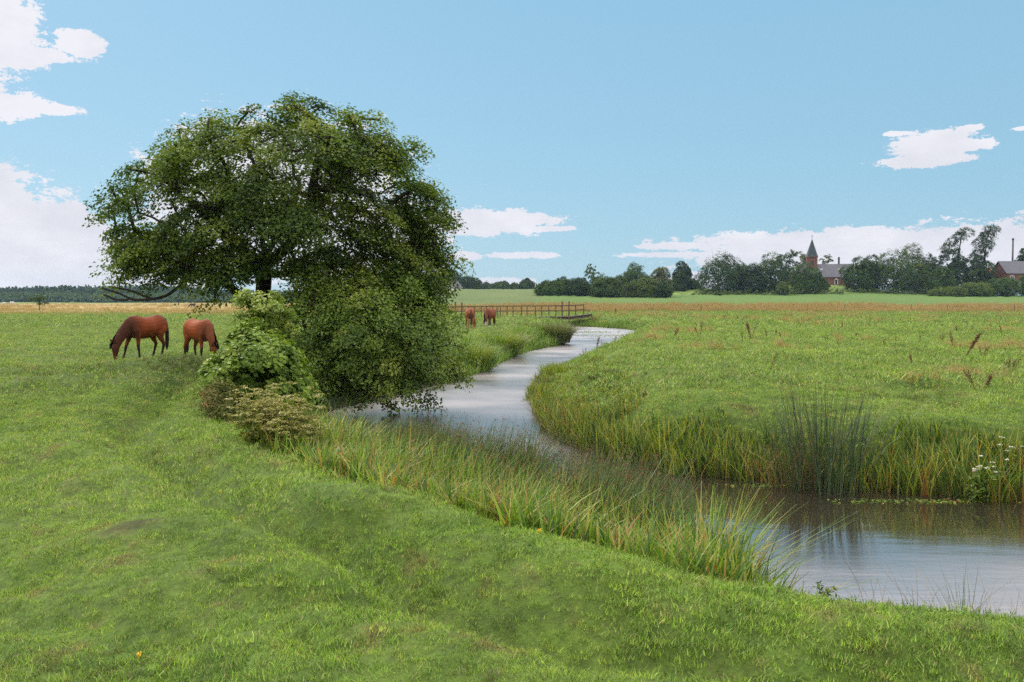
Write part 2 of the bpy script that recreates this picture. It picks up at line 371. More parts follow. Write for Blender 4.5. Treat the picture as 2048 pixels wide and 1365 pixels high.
MT = {}
MT['ground'] = ground_mat(); MT['water'] = water_mat()
MT['lawn'] = blade_mat('lawn_blade'); MT['meadow'] = blade_mat('meadow_blade', .42, 1.75, .2)
MT['crown'] = leafy('crown_leaf', [(0, (.028, .054, .010)), (.4, (.070, .122, .016)), (.72, (.150, .212, .028)), (1, (.29, .31, .055))], .32)
MT['alder'] = leafy('alder_leaf', [(0, (.045, .090, .014)), (.4, (.125, .205, .024)), (.75, (.20, .28, .035)), (1, (.34, .37, .08))], .32, .45, .4)
MT['pale'] = leafy('pale_leaf', [(0, (.14, .21, .035)), (.5, (.26, .34, .06)), (1, (.48, .50, .16))], .35, .45, .4)
MT['bush'] = leafy('bush_leaf', [(0, (.040, .080, .014)), (.45, (.12, .20, .026)), (.8, (.23, .32, .045)), (1, (.38, .42, .10))], .3, .5, .18)
MT['rust'] = leafy('rust_leaf', [(0, (.06, .09, .02)), (.4, (.12, .15, .03)), (.8, (.20, .17, .045)), (1, (.32, .14, .06))], .25)
MT['sedge'] = leafy('sedge_blade', [(0, (.038, .085, .016)), (.4, (.120, .225, .026)), (.7, (.23, .33, .042)), (.86, (.40, .36, .09)), (1, (.34, .16, .05))], .35, .45, .35, .18)
MT['sedge_y'] = leafy('sedge_yellow_blade', [(0, (.028, .055, .014)), (.35, (.095, .165, .024)), (.68, (.24, .31, .042)), (.85, (.42, .34, .08)), (1, (.26, .10, .03))], .35, .45, .35, .18)
MT['rush'] = leafy('rush_stem', [(0, (.026, .062, .016)), (.5, (.066, .135, .030)), (.82, (.15, .22, .05)), (1, (.28, .16, .06))], .1, .4, .4, .15)
MT['rush_dark'] = leafy('dark_rush_stem', [(0, (.018, .040, .018)), (.5, (.040, .080, .030)), (.85, (.09, .12, .04)), (1, (.20, .12, .05))], .1, .4, .4, .15)
MT['drystem'] = leafy('dry_stem', [(0, (.10, .07, .035)), (.5, (.20, .14, .06)), (1, (.34, .25, .11))], .1)
MT['drygrass'] = leafy('dry_grass_blade', [(0, (.23, .15, .06)), (.5, (.38, .27, .11)), (.85, (.50, .38, .17)), (1, (.22, .22, .07))], .2, .6, .2, .3, .06)
MT['dock'] = leafy('dock_seed', [(0, (.085, .030, .014)), (.6, (.15, .055, .022)), (1, (.22, .10, .04))], .05)
MT['tuss'] = leafy('tussock_blade', [(0, (.065, .10, .032)), (.5, (.125, .165, .05)), (.85, (.21, .20, .08)), (1, (.28, .20, .10))], .25, .5, .3, .2)
MT['bark'] = plain('bark', (.045, .036, .027), .9, (.02, .017, .013), 9, .2, .6)
MT['ochre'] = leafy('ochre_umbel', [(0, (.18, .17, .035)), (.5, (.28, .26, .055)), (.9, (.38, .36, .12)), (1, (.6, .58, .40))], .15)
MT['ochreleaf'] = leafy('ochre_leaf', [(0, (.07, .11, .02)), (.5, (.17, .22, .035)), (.8, (.30, .28, .06)), (1, (.36, .24, .07))], .3)
MT['white'] = plain('white_petal', (.62, .60, .46), .7, (.75, .73, .62), 30)
for i, st in enumerate(([(.030, .062, .016), (.060, .110, .024), (.100, .155, .032)], [(.046, .080, .018), (.090, .135, .028), (.15, .185, .042)], [(.022, .048, .018), (.044, .080, .024), (.074, .115, .032)], [(.085, .105, .045), (.15, .17, .07), (.22, .23, .10)])):
    MT['far%d' % i] = leafy('far_leaf_' + ('mid', 'olive', 'dark', 'pale')[i], [(0, st[0]), (.5, st[1]), (1, st[2])], .2, .7, .1, .3, .15)

# ------------------------------------------------------------------ ground sheet
def build_ground():
    def axis(lo, hi, a, dt):
        t0, t1 = math.asinh(lo/a), math.asinh(hi/a); n = int((t1-t0)/dt); return a*np.sinh(np.linspace(t0, t1, n))
    xs = axis(-900, 900, 12, .0128); ys = axis(-30, 1400, 12, .0115)
    X, Y = np.meshgrid(xs, ys); sh = X.shape; x = X.ravel(); y = Y.ravel()
    z, dn, df, d, az, r = terrain(x, y, True)
    w = fbm(x/14, y/14, 3); w2 = fbm(x/40+5, y/40, 3)
    left = az < -.10
    dry = np.where(left, sstep(118, 136, y+w*30)*(1-sstep(430, 520, y)), sstep(143, 149, y+w*8)*(1-sstep(166, 172, y+w*5)))
    dry = dry*np.where(left, .55+.9*np.clip(w2+.4, 0, 1), 1)
    field = np.where(left, sstep(430, 520, y)*.4, sstep(166, 172, y+w*5)*(1-sstep(268, 276, y)))
    hill = np.where(left, 0, sstep(180, 200, y)*(1-sstep(.02, .05, az)))
    field = field*(1-hill)
    mud = np.where(d < .05, 1, 0)+np.where((d < .5) & (d >= .05), .8*(1-(d-.05)/.45), 0)
    for (px, py, s) in ((265, 1120, .17), (385, 972, .12), (215, 736, .45), (265, 706, .8)):
        q = gp(px, py); mud = mud+1.3*np.clip(gauss(x, y, q[0], q[1], s*1.4, s)+fbm(x*2, y*2, 2)*.6-.35, 0, 1)
    rank = np.where((dn > df), sstep(.4, 1.5, d)*np.clip(.35+sstep(20, 70, y)*.35+w2*1.4, 0, 1), sstep(.5, 1.5, d)*(1-sstep(1.6, 2.4, d))*.3+sstep(60, 110, y)*.6)
    global GX, GY, GZ; GX, GY, GZ = xs, ys, z.reshape(sh)
    n0, n1 = sh; I = np.arange(n0*n1).reshape(sh)
    Q = np.stack([I[:-1, :-1], I[:-1, 1:], I[1:, 1:], I[1:, :-1]], -1).reshape(-1, 4)
    me = mesh_np('ground', np.stack([x, y, z], 1), Q, MT['ground'], {'dry': np.clip(dry, 0, 1), 'field': np.clip(field, 0, 1), 'hillside': np.clip(hill, 0, 1), 'mud': np.clip(mud, 0, 1), 'rank': np.clip(rank, 0, 1)}, True)
    link('ground', me, kind='structure')
    xs = [-90, 60]; V = [(-90, 3, WATER_Z), (60, 3, WATER_Z), (60, 162, WATER_Z), (-90, 162, WATER_Z)]
    link('river_water', mesh_np('river_water', V, [(0, 1, 2, 3)], MT['water']), kind='structure')
build_ground()

def sheet_z(x, y):
    """height of the built ground sheet itself, so that short blades stand on it and not in it"""
    i = np.clip(np.searchsorted(GX, x)-1, 0, len(GX)-2); j = np.clip(np.searchsorted(GY, y)-1, 0, len(GY)-2)
    u = (x-GX[i])/(GX[i+1]-GX[i]); v = (y-GY[j])/(GY[j+1]-GY[j])
    return (GZ[j, i]*(1-u)+GZ[j, i+1]*u)*(1-v)+(GZ[j+1, i]*(1-u)+GZ[j+1, i+1]*u)*v
# ------------------------------------------------------------------ blades, leaves, scatter
def ribbons(base, h, w, yaw, lean, bend, segs=3, rnd=None, tipw=.12, side=None, wob=0.0):
    """flat tapering blades; yaw = direction they lean to"""
    n = len(base); t = np.linspace(0, 1, segs+1)[None, :, None]
    dirv = np.stack([np.cos(yaw), np.sin(yaw), np.zeros(n)], 1)[:, None, :]
    if side is None: side = yaw+np.pi/2+RNG.normal(0, .6, n)
    sd_ = np.stack([np.cos(side), np.sin(side), np.zeros(n)], 1)[:, None, :]
    hh = h[:, None, None]; ln = lean[:, None, None]; bd = bend[:, None, None]
    c = base[:, None, :]+np.array([0, 0, 1.])[None, None]*hh*(t-.28*bd*t**2.2)+dirv*hh*(ln*t+bd*t**2)
    ww = (w[:, None, None]*.5)*((1-t)**.7*(1-tipw)+tipw)
    V = np.stack([c-sd_*ww, c+sd_*ww], 2).reshape(-1, 3)
    o = (np.arange(n)*(segs+1)*2)[:, None]+np.arange(segs)[None]*2
    Q = np.stack([o, o+1, o+3, o+2], -1).reshape(-1, 4)
    if rnd is None: rnd = RNG.random(n)
    return V, Q, np.repeat(rnd, (segs+1)*2)
def joinp(parts):
    V = []; Q = []; A = []; o = 0
    for v, q, a in parts: V.append(v); Q.append(q+o); A.append(a); o += len(v)
    return np.vstack(V), np.vstack(Q), np.concatenate(A)
def leaves(c, nrm, size, rnd=None, aspect=.62):
    """pointed folded leaf quads at points c with normals nrm"""
    n = len(c); nrm = nrm/np.linalg.norm(nrm, axis=1, keepdims=True)
    r = RNG.normal(size=(n, 3)); u = np.cross(nrm, r); u /= np.linalg.norm(u, axis=1, keepdims=True); v = np.cross(nrm, u)
    s = size[:, None]
    V = np.stack([c-u*s*.5, c+v*s*.5*aspect+nrm*s*.10, c+u*s*.5-nrm*s*.06, c-v*s*.5*aspect+nrm*s*.10], 1).reshape(-1, 3)
    Q = np.arange(n*4).reshape(n, 4)
    if rnd is None: rnd = RNG.random(n)
    return V, Q, np.repeat(rnd, 4)
def scatter(name, pts, rot, scl, srcs, **k):
    """one object of countless tufts: points with a geometry-nodes instancer"""
    me = bpy.data.meshes.new(name); me.vertices.add(len(pts)); me.vertices.foreach_set('co', np.asarray(pts, np.float32).ravel())
    a = me.attributes.new('rot', 'FLOAT_VECTOR', 'POINT'); a.data.foreach_set('vector', np.asarray(rot, np.float32).ravel())
    a = me.attributes.new('scl', 'FLOAT', 'POINT'); a.data.foreach_set('value', np.asarray(scl, np.float32))
    a = me.attributes.new('idx', 'INT', 'POINT'); a.data.foreach_set('value', RNG.integers(0, len(srcs), len(pts)).astype(np.int32))
    o = link(name, me, **k)
    cc = bpy.data.collections.new(name+'_source')
    for s in srcs: cc.objects.link(s)
    ng = bpy.data.node_groups.new(name+'_scatter', 'GeometryNodeTree')
    ng.interface.new_socket('Geometry', in_out='INPUT', socket_type='NodeSocketGeometry'); ng.interface.new_socket('Geometry', in_out='OUTPUT', socket_type='NodeSocketGeometry')
    N = ng.nodes; L = ng.links; gi = N.new('NodeGroupInput'); go = N.new('NodeGroupOutput')
    ci = N.new('GeometryNodeCollectionInfo'); ci.inputs['Collection'].default_value = cc; ci.inputs['Separate Children'].default_value = True; ci.inputs['Reset Children'].default_value = True
    ip = N.new('GeometryNodeInstanceOnPoints'); ip.inputs['Pick Instance'].default_value = True
    def at(nm, ty):
        n = N.new('GeometryNodeInputNamedAttribute'); n.data_type = ty; n.inputs[0].default_value = nm; return n.outputs[0]
    L.new(gi.outputs[0], ip.inputs['Points']); L.new(ci.outputs[0], ip.inputs['Instance'])
    L.new(at('idx', 'INT'), ip.inputs['Instance Index']); L.new(at('rot', 'FLOAT_VECTOR'), ip.inputs['Rotation']); L.new(at('scl', 'FLOAT'), ip.inputs['Scale'])
    L.new(ip.outputs[0], go.inputs[0])
    md = o.modifiers.new('scatter', 'NODES'); md.node_group = ng
    return o
def tuft(name, n, rad, h, w, m, lean=.5, bend=.5, segs=2, droop_dir=None):
    a = RNG.random(n)*2*np.pi; r = rad*np.sqrt(RNG.random(n)); b = np.stack([r*np.cos(a), r*np.sin(a), np.full(n, -.015)], 1)
    yaw = RNG.random(n)*2*np.pi if droop_dir is None else droop_dir+RNG.normal(0, .8, n)
    V, Q, A = ribbons(b, h*(.55+.6*RNG.random(n)), w*(.7+.6*RNG.random(n)), yaw, lean*RNG.random(n), bend*RNG.random(n), segs)
    me = mesh_np(name, V, Q, m, {'rnd': A}); return bpy.data.objects.new(name, me)
def wedge_points(y0, y1, n, m=1.25, xr=.58):
    """points of the view wedge (a margin wider than the picture) between two depths"""
    y = np.sqrt(RNG.random(n)*(y1*y1-y0*y0)+y0*y0); x = (RNG.random(n)*2-1)*(xr*y*m+.8); return x, y
def lawn():
    P = []; R = []; Sc = []
    defs = []
    T1 = [tuft('lawn_tuft', 44, .085, .027, .0040, MT['lawn'], .7, .6) for _ in range(5)]
    T2 = [tuft('turf_tuft', 44, .17, .036, .0065, MT['lawn'], .7, .6) for _ in range(5)]
    T3 = [tuft('meadow_tuft', 46, .36, .068, .013, MT['meadow'], .9, .7) for _ in range(5)]
    T4 = [tuft('field_tuft', 40, .9, .15, .035, MT['meadow'], 1.0, .7, 1) for _ in range(4)]
    for nm, T, y0, y1, den, lab in (('lawn_grass', T1, 2.2, 7.5, 480, 'short green lawn grass in the nearest foreground'),
                                ('turf_grass', T2, 7.5, 19, 150, 'cropped green turf of the middle ground on both sides of the river'),
                                ('meadow_grass', T3, 19, 62, 24, 'uneven green meadow grass around the horses and across the river'),
                                ('field_grass', T4, 62, 150, 3, 'far meadow grass around the wooden footbridge')):
        area = .58*1.25*(y1*y1-y0*y0); n = int(area*den)
        x, y = wedge_points(y0, y1, n)
        y = y+RNG.normal(0, .06*y)*0
        z, dn, df, d, az, r = terrain(x, y, True); z = sheet_z(x, y)+.004
        k = d > .45
        bare = np.zeros(len(x), bool)
        for (px, py, s) in ((265, 1120, .20), (385, 972, .14), (265, 706, .7)):
            q = gp(px, py); bare |= (gauss(x, y, q[0], q[1], s*1.4, s) > .45) & (RNG.random(len(x)) < .85)
        k &= ~bare
        x, y, z, dn, df, d = (v[k] for v in (x, y, z, dn, df, d))
        far = dn > df
        c = fbm(x/1.1+7, y/1.1, 3)
        s = .75+RNG.random(len(x))*.5+np.clip(c, -.2, .5)*1.1
        s = s*np.where(far, 1.2, 1.0)*np.where((~far) & (d < 2.0), 1.15, 1.0)
        tx = RNG.normal(0, .16, len(x)); ty = RNG.normal(0, .16, len(x))
        scatter(nm, np.stack([x, y, z], 1), np.stack([tx, ty, RNG.random(len(x))*6.283], 1), s, T, label=lab, cat='grass', kind='stuff')
lawn()
def coarse():
    T = [tuft('coarse_tuft', 46, .085, .085, .005, MT['tuss'], .8, .8, 2) for _ in range(5)]
    x, y = wedge_points(2.5, 26, 26000); z, dn, df, d, az, r_ = terrain(x, y, True); z = sheet_z(x, y)
    v = fbm(x/.9+50, y/.6, 3)+fbm(x/3.5, y/3.5+20, 2)*.9
    k = (d > .6) & (v > .175); x, y, z, v = x[k], y[k], z[k], v[k]
    scatter('coarse_grass', np.stack([x, y, z], 1), np.stack([RNG.normal(0, .3, len(x)), RNG.normal(0, .3, len(x)), RNG.random(len(x))*6.28], 1), (.4+.5*RNG.random(len(x)))*(.7+y/30), T, label='scattered brownish coarse patches in the cropped foreground turf', cat='grass', kind='stuff')
coarse()

def dry_strips():
    T = [tuft('dry_tuft', 46, .45, 1.15, .024, MT['drygrass'], .35, .35, 2) for _ in range(5)]
    n = 9000; y = 145+RNG.random(n)*26; x = (-.10+RNG.random(n)*.80)*y
    z, dn, df, d, az, r = terrain(x, y, True); k = (d > .5)
    s = (.55+.6*RNG.random(n)+fbm(x/9, y/4, 3)*1.1)*(.65+.35*sstep(143, 150, y))
    x, y, z, s = x[k], y[k], z[k], s[k]
    scatter('dry_grass', np.stack([x, y, z], 1), np.stack([RNG.normal(0, .1, len(x)), RNG.normal(0, .1, len(x)), RNG.random(len(x))*6.28], 1), np.clip(s, .25, 1.6), T, label='strip of tall tan dry grass in front of the bright green field', cat='dry grass', kind='stuff')
    n = 9000; y = 120+RNG.random(n)**1.6*330; x = (-.66+RNG.random(n)*.56)*y
    z = terrain(x, y); s = (.4+.5*RNG.random(n)+fbm(x/20, y/20, 3))
    kk = (s > .2)
    x, y, z, s = x[kk], y[kk], z[kk], s[kk]
    T2 = [tuft('fen_tuft', 40, .8, .62, .03, MT['drygrass'], .4, .4, 2) for _ in range(5)]
    scatter('fen_grass', np.stack([x, y, z], 1), np.stack([RNG.normal(0, .1, len(x)), RNG.normal(0, .1, len(x)), RNG.random(len(x))*6.28], 1), np.clip(s, .25, 1.3), T2, label='wide belt of tan dry grass behind the two left horses', cat='dry grass', kind='stuff')
dry_strips()

def bed(name, m, n, box, cond, hfun, w, lean, bend, yaw0, spread, label, cat='reeds', segs=4, rndf=None, zmin=None):
    x = box[0]+RNG.random(n)*(box[1]-box[0]); y = box[2]+RNG.random(n)*(box[3]-box[2])
    z, dn, df, d, az, r = terrain(x, y, True)
    k = cond(x, y, dn, df, d); x, y, z, d = x[k], y[k], z[k], d[k]
    h = hfun(x, y, d, len(x)); nn_ = len(x)
    z = np.maximum(z, WATER_Z-.06)-.03
    yaw = yaw0+RNG.normal(0, spread, nn_)
    rn = RNG.random(nn_) if rndf is None else rndf(x, y, nn_)
    V, Q, A = ribbons(np.stack([x, y, z], 1), h, w*(.6+.8*RNG.random(nn_)), yaw, lean*RNG.random(nn_), bend*RNG.random(nn_)**1.5, segs, rn)
    return V, Q, A, (x, y, z, h, yaw)
def riverside():
    U = lambda n: RNG.random(n)
    clump = lambda x, y, s=1.0: fbm(x/s+31, y/s+7, 3)
    # near bank: bright sedge
    parts = []
    pxf = lambda x, y: 1024+1774*x/y
    def c1(x, y, dn, df, d):
        k = (dn < df) & (d > -.25) & (d < 1.45+clump(x, y, .8)*.9); p = pxf(x, y)
        return k & (p > 540) & (p < 1610) & (y < 14.5) & (RNG.random(len(x)) < .45+2.2*np.clip(clump(x, y, .5)+.25, 0, 1))
    hf = lambda x, y, d, n: np.clip(.34-np.maximum(terrain(x, y), -.92)+clump(x, y, .9)*.8, .36, 1.15)*(.55+.6*U(n))*(1-.55*sstep(1440, 1580, 1024+1774*x/y))
    V, Q, A, inf = bed('', None, 90000, (-4.5, 3.2, 6.2, 15.5), c1, hf, .021, .45, .75, 1.2, 1.6, '')
    link('sedge_bed', mesh_np('sedge_bed', V, Q, MT['sedge'], {'rnd': A}), label='bright green sedge crowding the near river bank in the middle', cat='sedge', kind='stuff')
    # near bank: dark rushes standing in the water, leaning right, brown spikelets at the tips
    def c2(x, y, dn, df, d):
        p = pxf(x, y); t = np.clip((p-700)/650, 0, 1)
        return (dn < df) & (d < .1) & (d > -.55-.95*np.sin(np.clip((p-680)/760, 0, 1)*np.pi)**.7+clump(x, y, .7)*.8) & (p > 690) & (p < 1420) & (y < 15.5)
    hf2 = lambda x, y, d, n: (1.20+.30*clump(x, y, .9)*2)*(.60+.50*U(n))*(1-.40*sstep(1230, 1420, 1024+1774*x/y))*(.75+.25*sstep(690, 800, 1024+1774*x/y))
    V, Q, A, inf = bed('', None, 105000, (-3.6, 2.8, 7.2, 15.5), c2, hf2, .013, .36, .32, .0, .55, '', segs=4)
    x, y, z, h, yaw = inf; ns = len(x)
    tips = V.reshape(ns, 5, 2, 3)[:, 4].mean(1); kk = RNG.random(ns) < .22; tp = tips[kk]
    m_ = len(tp)
    c = np.repeat(tp, 4, 0)+RNG.normal(0, .012, (m_*4, 3)); lv = leaves(c, RNG.normal(size=(m_*4, 3)), .011+.012*RNG.random(m_*4))
    ob = empty('rush_bed', (0, 0, 0), label='dark rushes with brown tips leaning right over the bright water', cat='rushes', kind='stuff')
    V2, Q2, A2 = lv
    Vj = np.vstack([V, V2]); Qj = np.vstack([Q, Q2+len(V)]); mi = np.concatenate([np.zeros(len(Q)), np.ones(len(Q2))])
    bpy.data.objects.remove(ob)
    link('rush_bed', mesh_np('rush_bed', Vj, Qj, [MT['rush'], MT['dock']], {'rnd': np.concatenate([A, A2])}, mi=mi), label='dark rushes with brown tips leaning right over the bright water', cat='rushes', kind='stuff')
    # tawny flowering grasses along the edge of the same bed
    def c3(x, y, dn, df, d):
        p = pxf(x, y); return (dn < df) & (d > -.5) & (d < 1.5) & (p > 600) & (p < 1500) & (clump(x, y, .6) > .02) & (y < 15)
    V, Q, A, inf = bed('', None, 2600, (-3.5, 2.6, 7.2, 15), c3, lambda x, y, d, n: .45+.35*U(n), .005, .3, .3, .5, 1.2, '')
    x, y, z, h, yaw = inf; ns = len(x); ax = V.reshape(ns, 5, 2, 3).mean(2); m_ = 9
    k = np.repeat(np.arange(ns), m_); tt = RNG.random(len(k))
    c = ax[k, 2]*(1-tt[:, None])+ax[k, 4]*tt[:, None]+RNG.normal(0, .012, (len(k), 3))
    V2, Q2, A2 = leaves(c, RNG.normal(size=(len(k), 3)), .014+.014*RNG.random(len(k)))
    link('flowering_grass', mesh_np('flowering_grass', np.vstack([V, V2]), np.vstack([Q, Q2+len(V)]), [MT['drystem'], MT['rust']], {'rnd': np.concatenate([A, A2])}, mi=np.concatenate([np.zeros(len(Q)), np.ones(len(Q2))])), label='orange brown flowering grasses mixed into the near sedge', cat='grass', kind='stuff')
    # far bank, right: tall sedge standing over dark water
    def c4(x, y, dn, df, d):
        return (df < dn) & (d > -.35+clump(x, y, .7)*.4) & (d < .75+1.4*sstep(16, 22, y)+clump(x, y, 1.1)*.8) & (y < 36) & (RNG.random(len(x)) < .7+3.0*np.clip(clump(x, y, .5)+.10, 0, 1))
    hf4 = lambda x, y, d, n: np.clip(-.10-.42*sstep(16, 24, y)+clump(x, y, .9)*.9+.9-.9*np.clip(d, 0, 1.1)*np.where(y > 18, .5, 1), .14, 1.15)*(.55+.5*U(n))
    rf = lambda x, y, n: np.clip(U(n)*.95+clump(x, y, .8)*.5+.12*sstep(5, 10, x), 0, 1)
    V, Q, A, _ = bed('', None, 130000, (.3, 13, 10.5, 36), c4, hf4, .026, .30, .55, 3.6, 2.0, '', rndf=rf)
    link('sedge_bed', mesh_np('sedge_bed', V, Q, MT['sedge_y'], {'rnd': A}), label='tall yellow green sedge along the opposite bank above the dark reflection', cat='sedge', kind='stuff')
    # dead brown litter at the waterline of that bank
    V, Q, A, _ = bed('', None, 60000, (.3, 13, 10.5, 36), lambda x, y, dn, df, d: (df < dn) & (d > -.35) & (d < .15) & (RNG.random(len(x)) < .5), lambda x, y, d, n: .15+.4*U(n), .012, 1.2, 1.1, 4.6, 1.4, '', rndf=lambda x, y, n: .5*U(n))
    link('dead_sedge', mesh_np('dead_sedge', V, Q, MT['drystem'], {'rnd': A}), label='dead brown leaves drooping at the waterline of the opposite bank', cat='dead leaves', kind='stuff')
    # banks farther up the river
    def c5(x, y, dn, df, d): return (d > -.3) & (d < np.where(dn < df, .7, 1.2)+clump(x, y, 3)*1.5) & (y > 31) & ((dn < df) | (y > 36)) & ((x > -.12*y))
    hf5 = lambda x, y, d, n: (.55+.25*clump(x, y, 3)*2)*(.55+.7*U(n))*np.where((river(x, y)[1] < river(x, y)[0]) & (y < 84), .42, 1.0)
    V, Q, A, _ = bed('', None, 260000, (-6, 16, 31, 112), c5, hf5, .034, .5, .6, 2.5, 2.5, '', segs=3)
    link('bank_grass', mesh_np('bank_grass', V, Q, MT['sedge'], {'rnd': np.clip(A*.8, 0, 1)}), label='long green grass lining both banks of the upper river', cat='grass', kind='stuff')
    # thin dry stalks on the lip of the bank at the lower right
    def c6(x, y, dn, df, d):
        p = pxf(x, y); return (dn < df) & (d > .3) & (d < 1.25) & (p > 1590) & (p < 2300) & (clump(x, y, .35) > -.05)
    V, Q, A, _ = bed('', None, 2300, (2.3, 6, 5.0, 7.6), c6, lambda x, y, d, n: .16+.34*U(n)**1.5, .0035, .9, .9, 2.6, 1.6, '', segs=5)
    link('dry_stalks', mesh_np('dry_stalks', V, Q, MT['drystem'], {'rnd': A}), label='thin dry stalks arching over the water at the lower right', cat='stalks', kind='stuff')
riverside()
def floating_weed():
    P = []
    for (px, py, rx, ry, n) in ((1180, 664, 60, 2.2, 260), (1230, 672, 40, 2.5, 160), (1150, 672, 30, 1.5, 80), (985, 722, 26, 1.6, 70), (960, 735, 30, 2.0, 90), (1050, 800, 8, 5, 14), (1400, 948, 60, 3, 60), (1560, 972, 70, 3, 90), (1850, 1004, 160, 4, 170)):
        qx = px+RNG.normal(0, rx*.6, n); qy = py+RNG.normal(0, ry*.6, n)+RNG.normal(0, .5, 1)
        for a, b in zip(qx, qy):
            X_, Y_ = gp(a, b, WATER_Z); P.append((X_, Y_))
    P = np.array(P); z, dn, df, d, az, r_ = terrain(P[:, 0], P[:, 1], True); P = P[d < -.02]
    sz = (.035+.0016*P[:, 1])*(.6+.8*RNG.random(len(P)))
    c = np.stack([P[:, 0], P[:, 1], np.full(len(P), WATER_Z+.008)], 1); nr = np.tile(np.array([[0, 0, 1.]]), (len(P), 1))+RNG.normal(0, .04, (len(P), 3))
    V, Q, A = leaves(c, nr, sz, None, .7)
    link('floating_weed', mesh_np('floating_weed', V, Q, MT['sedge'], {'rnd': A}), label='small flat leaves of weed floating on the river along the banks', cat='water weed', kind='stuff')
floating_weed()

def clump_thing(name, m, px, Y, n, rad, h, w, lean, bend, label, cat, segs=4, z=None, ry=None, yaw0=None, group=None, out=0.0):
    x0 = (px-1024)/1774*Y; zz = H(x0, Y); zz = max(zz, WATER_Z) if z is None else z
    o = empty(name, (x0, Y, zz-.03), label=label, cat=cat, group=group)
    a = RNG.random(n)*6.283; r = np.sqrt(RNG.random(n)); b = np.stack([rad*r*np.cos(a), (ry or rad)*r*np.sin(a), np.zeros(n)], 1)
    yaw = np.arctan2(b[:, 1], b[:, 0])+RNG.normal(0, .5, n) if yaw0 is None else yaw0+RNG.normal(0, .6, n)
    V, Q, A = ribbons(b, h*(.6+.5*RNG.random(n)), w*(.7+.6*RNG.random(n)), yaw, lean*RNG.random(n)*(out+r*(1-out)), bend*RNG.random(n), segs)
    me = mesh_np(name, V, Q, m, {'rnd': A})
    bpy.data.objects.remove(o)
    ob = link(name, me, label=label, cat=cat, group=group); ob.location = (x0, Y, zz-.03); return ob
clump_thing('rush_clump', MT['rush_dark'], 1650, 13.8, 300, .72, 1.68, .015, .30, .40, 'tall dark rush clump sticking up highest on the opposite bank', 'rush clump')
clump_thing('fallen_rushes', MT['drystem'], 1610, 13.75, 90, .55, 1.15, .012, 1.3, .9, 'bleached rushes bent down into the water below the tall rush clump', 'rush clump', ry=.25, yaw0=3.9)
clump_thing('rush_clump', MT['rush'], 1945, 5.95, 46, .10, .46, .0045, .45, .35, 'small wiry rush tuft on the bank lip at the bottom right', 'rush clump')
clump_thing('grass_tussock', MT['tuss'], 1094, 60, 5200, 1.55, 1.35, .03, .35, .8, 'big rounded olive grass tussock at the river bend below the footbridge', 'tussock', z=-.75, ry=1.6)
clump_thing('grass_tussock', MT['sedge'], 985, 47, 2600, 1.6, .95, .026, .8, .9, 'leaning green tussock on the left bank below the two distant horses', 'tussock', z=-.5, ry=1.5)
clump_thing('grass_tussock', MT['sedge'], 925, 37.5, 2200, 1.3, .95, .022, .8, .9, 'green tussock beside the overhanging alder leaves at the water', 'tussock', z=-.6, ry=1.3)
clump_thing('grass_tussock', MT['sedge'], 1118, 33, 1800, .6, .62, .018, .3, .5, 'upright grass tussock on the point of the opposite bank', 'tussock', z=-.9, ry=1.0)

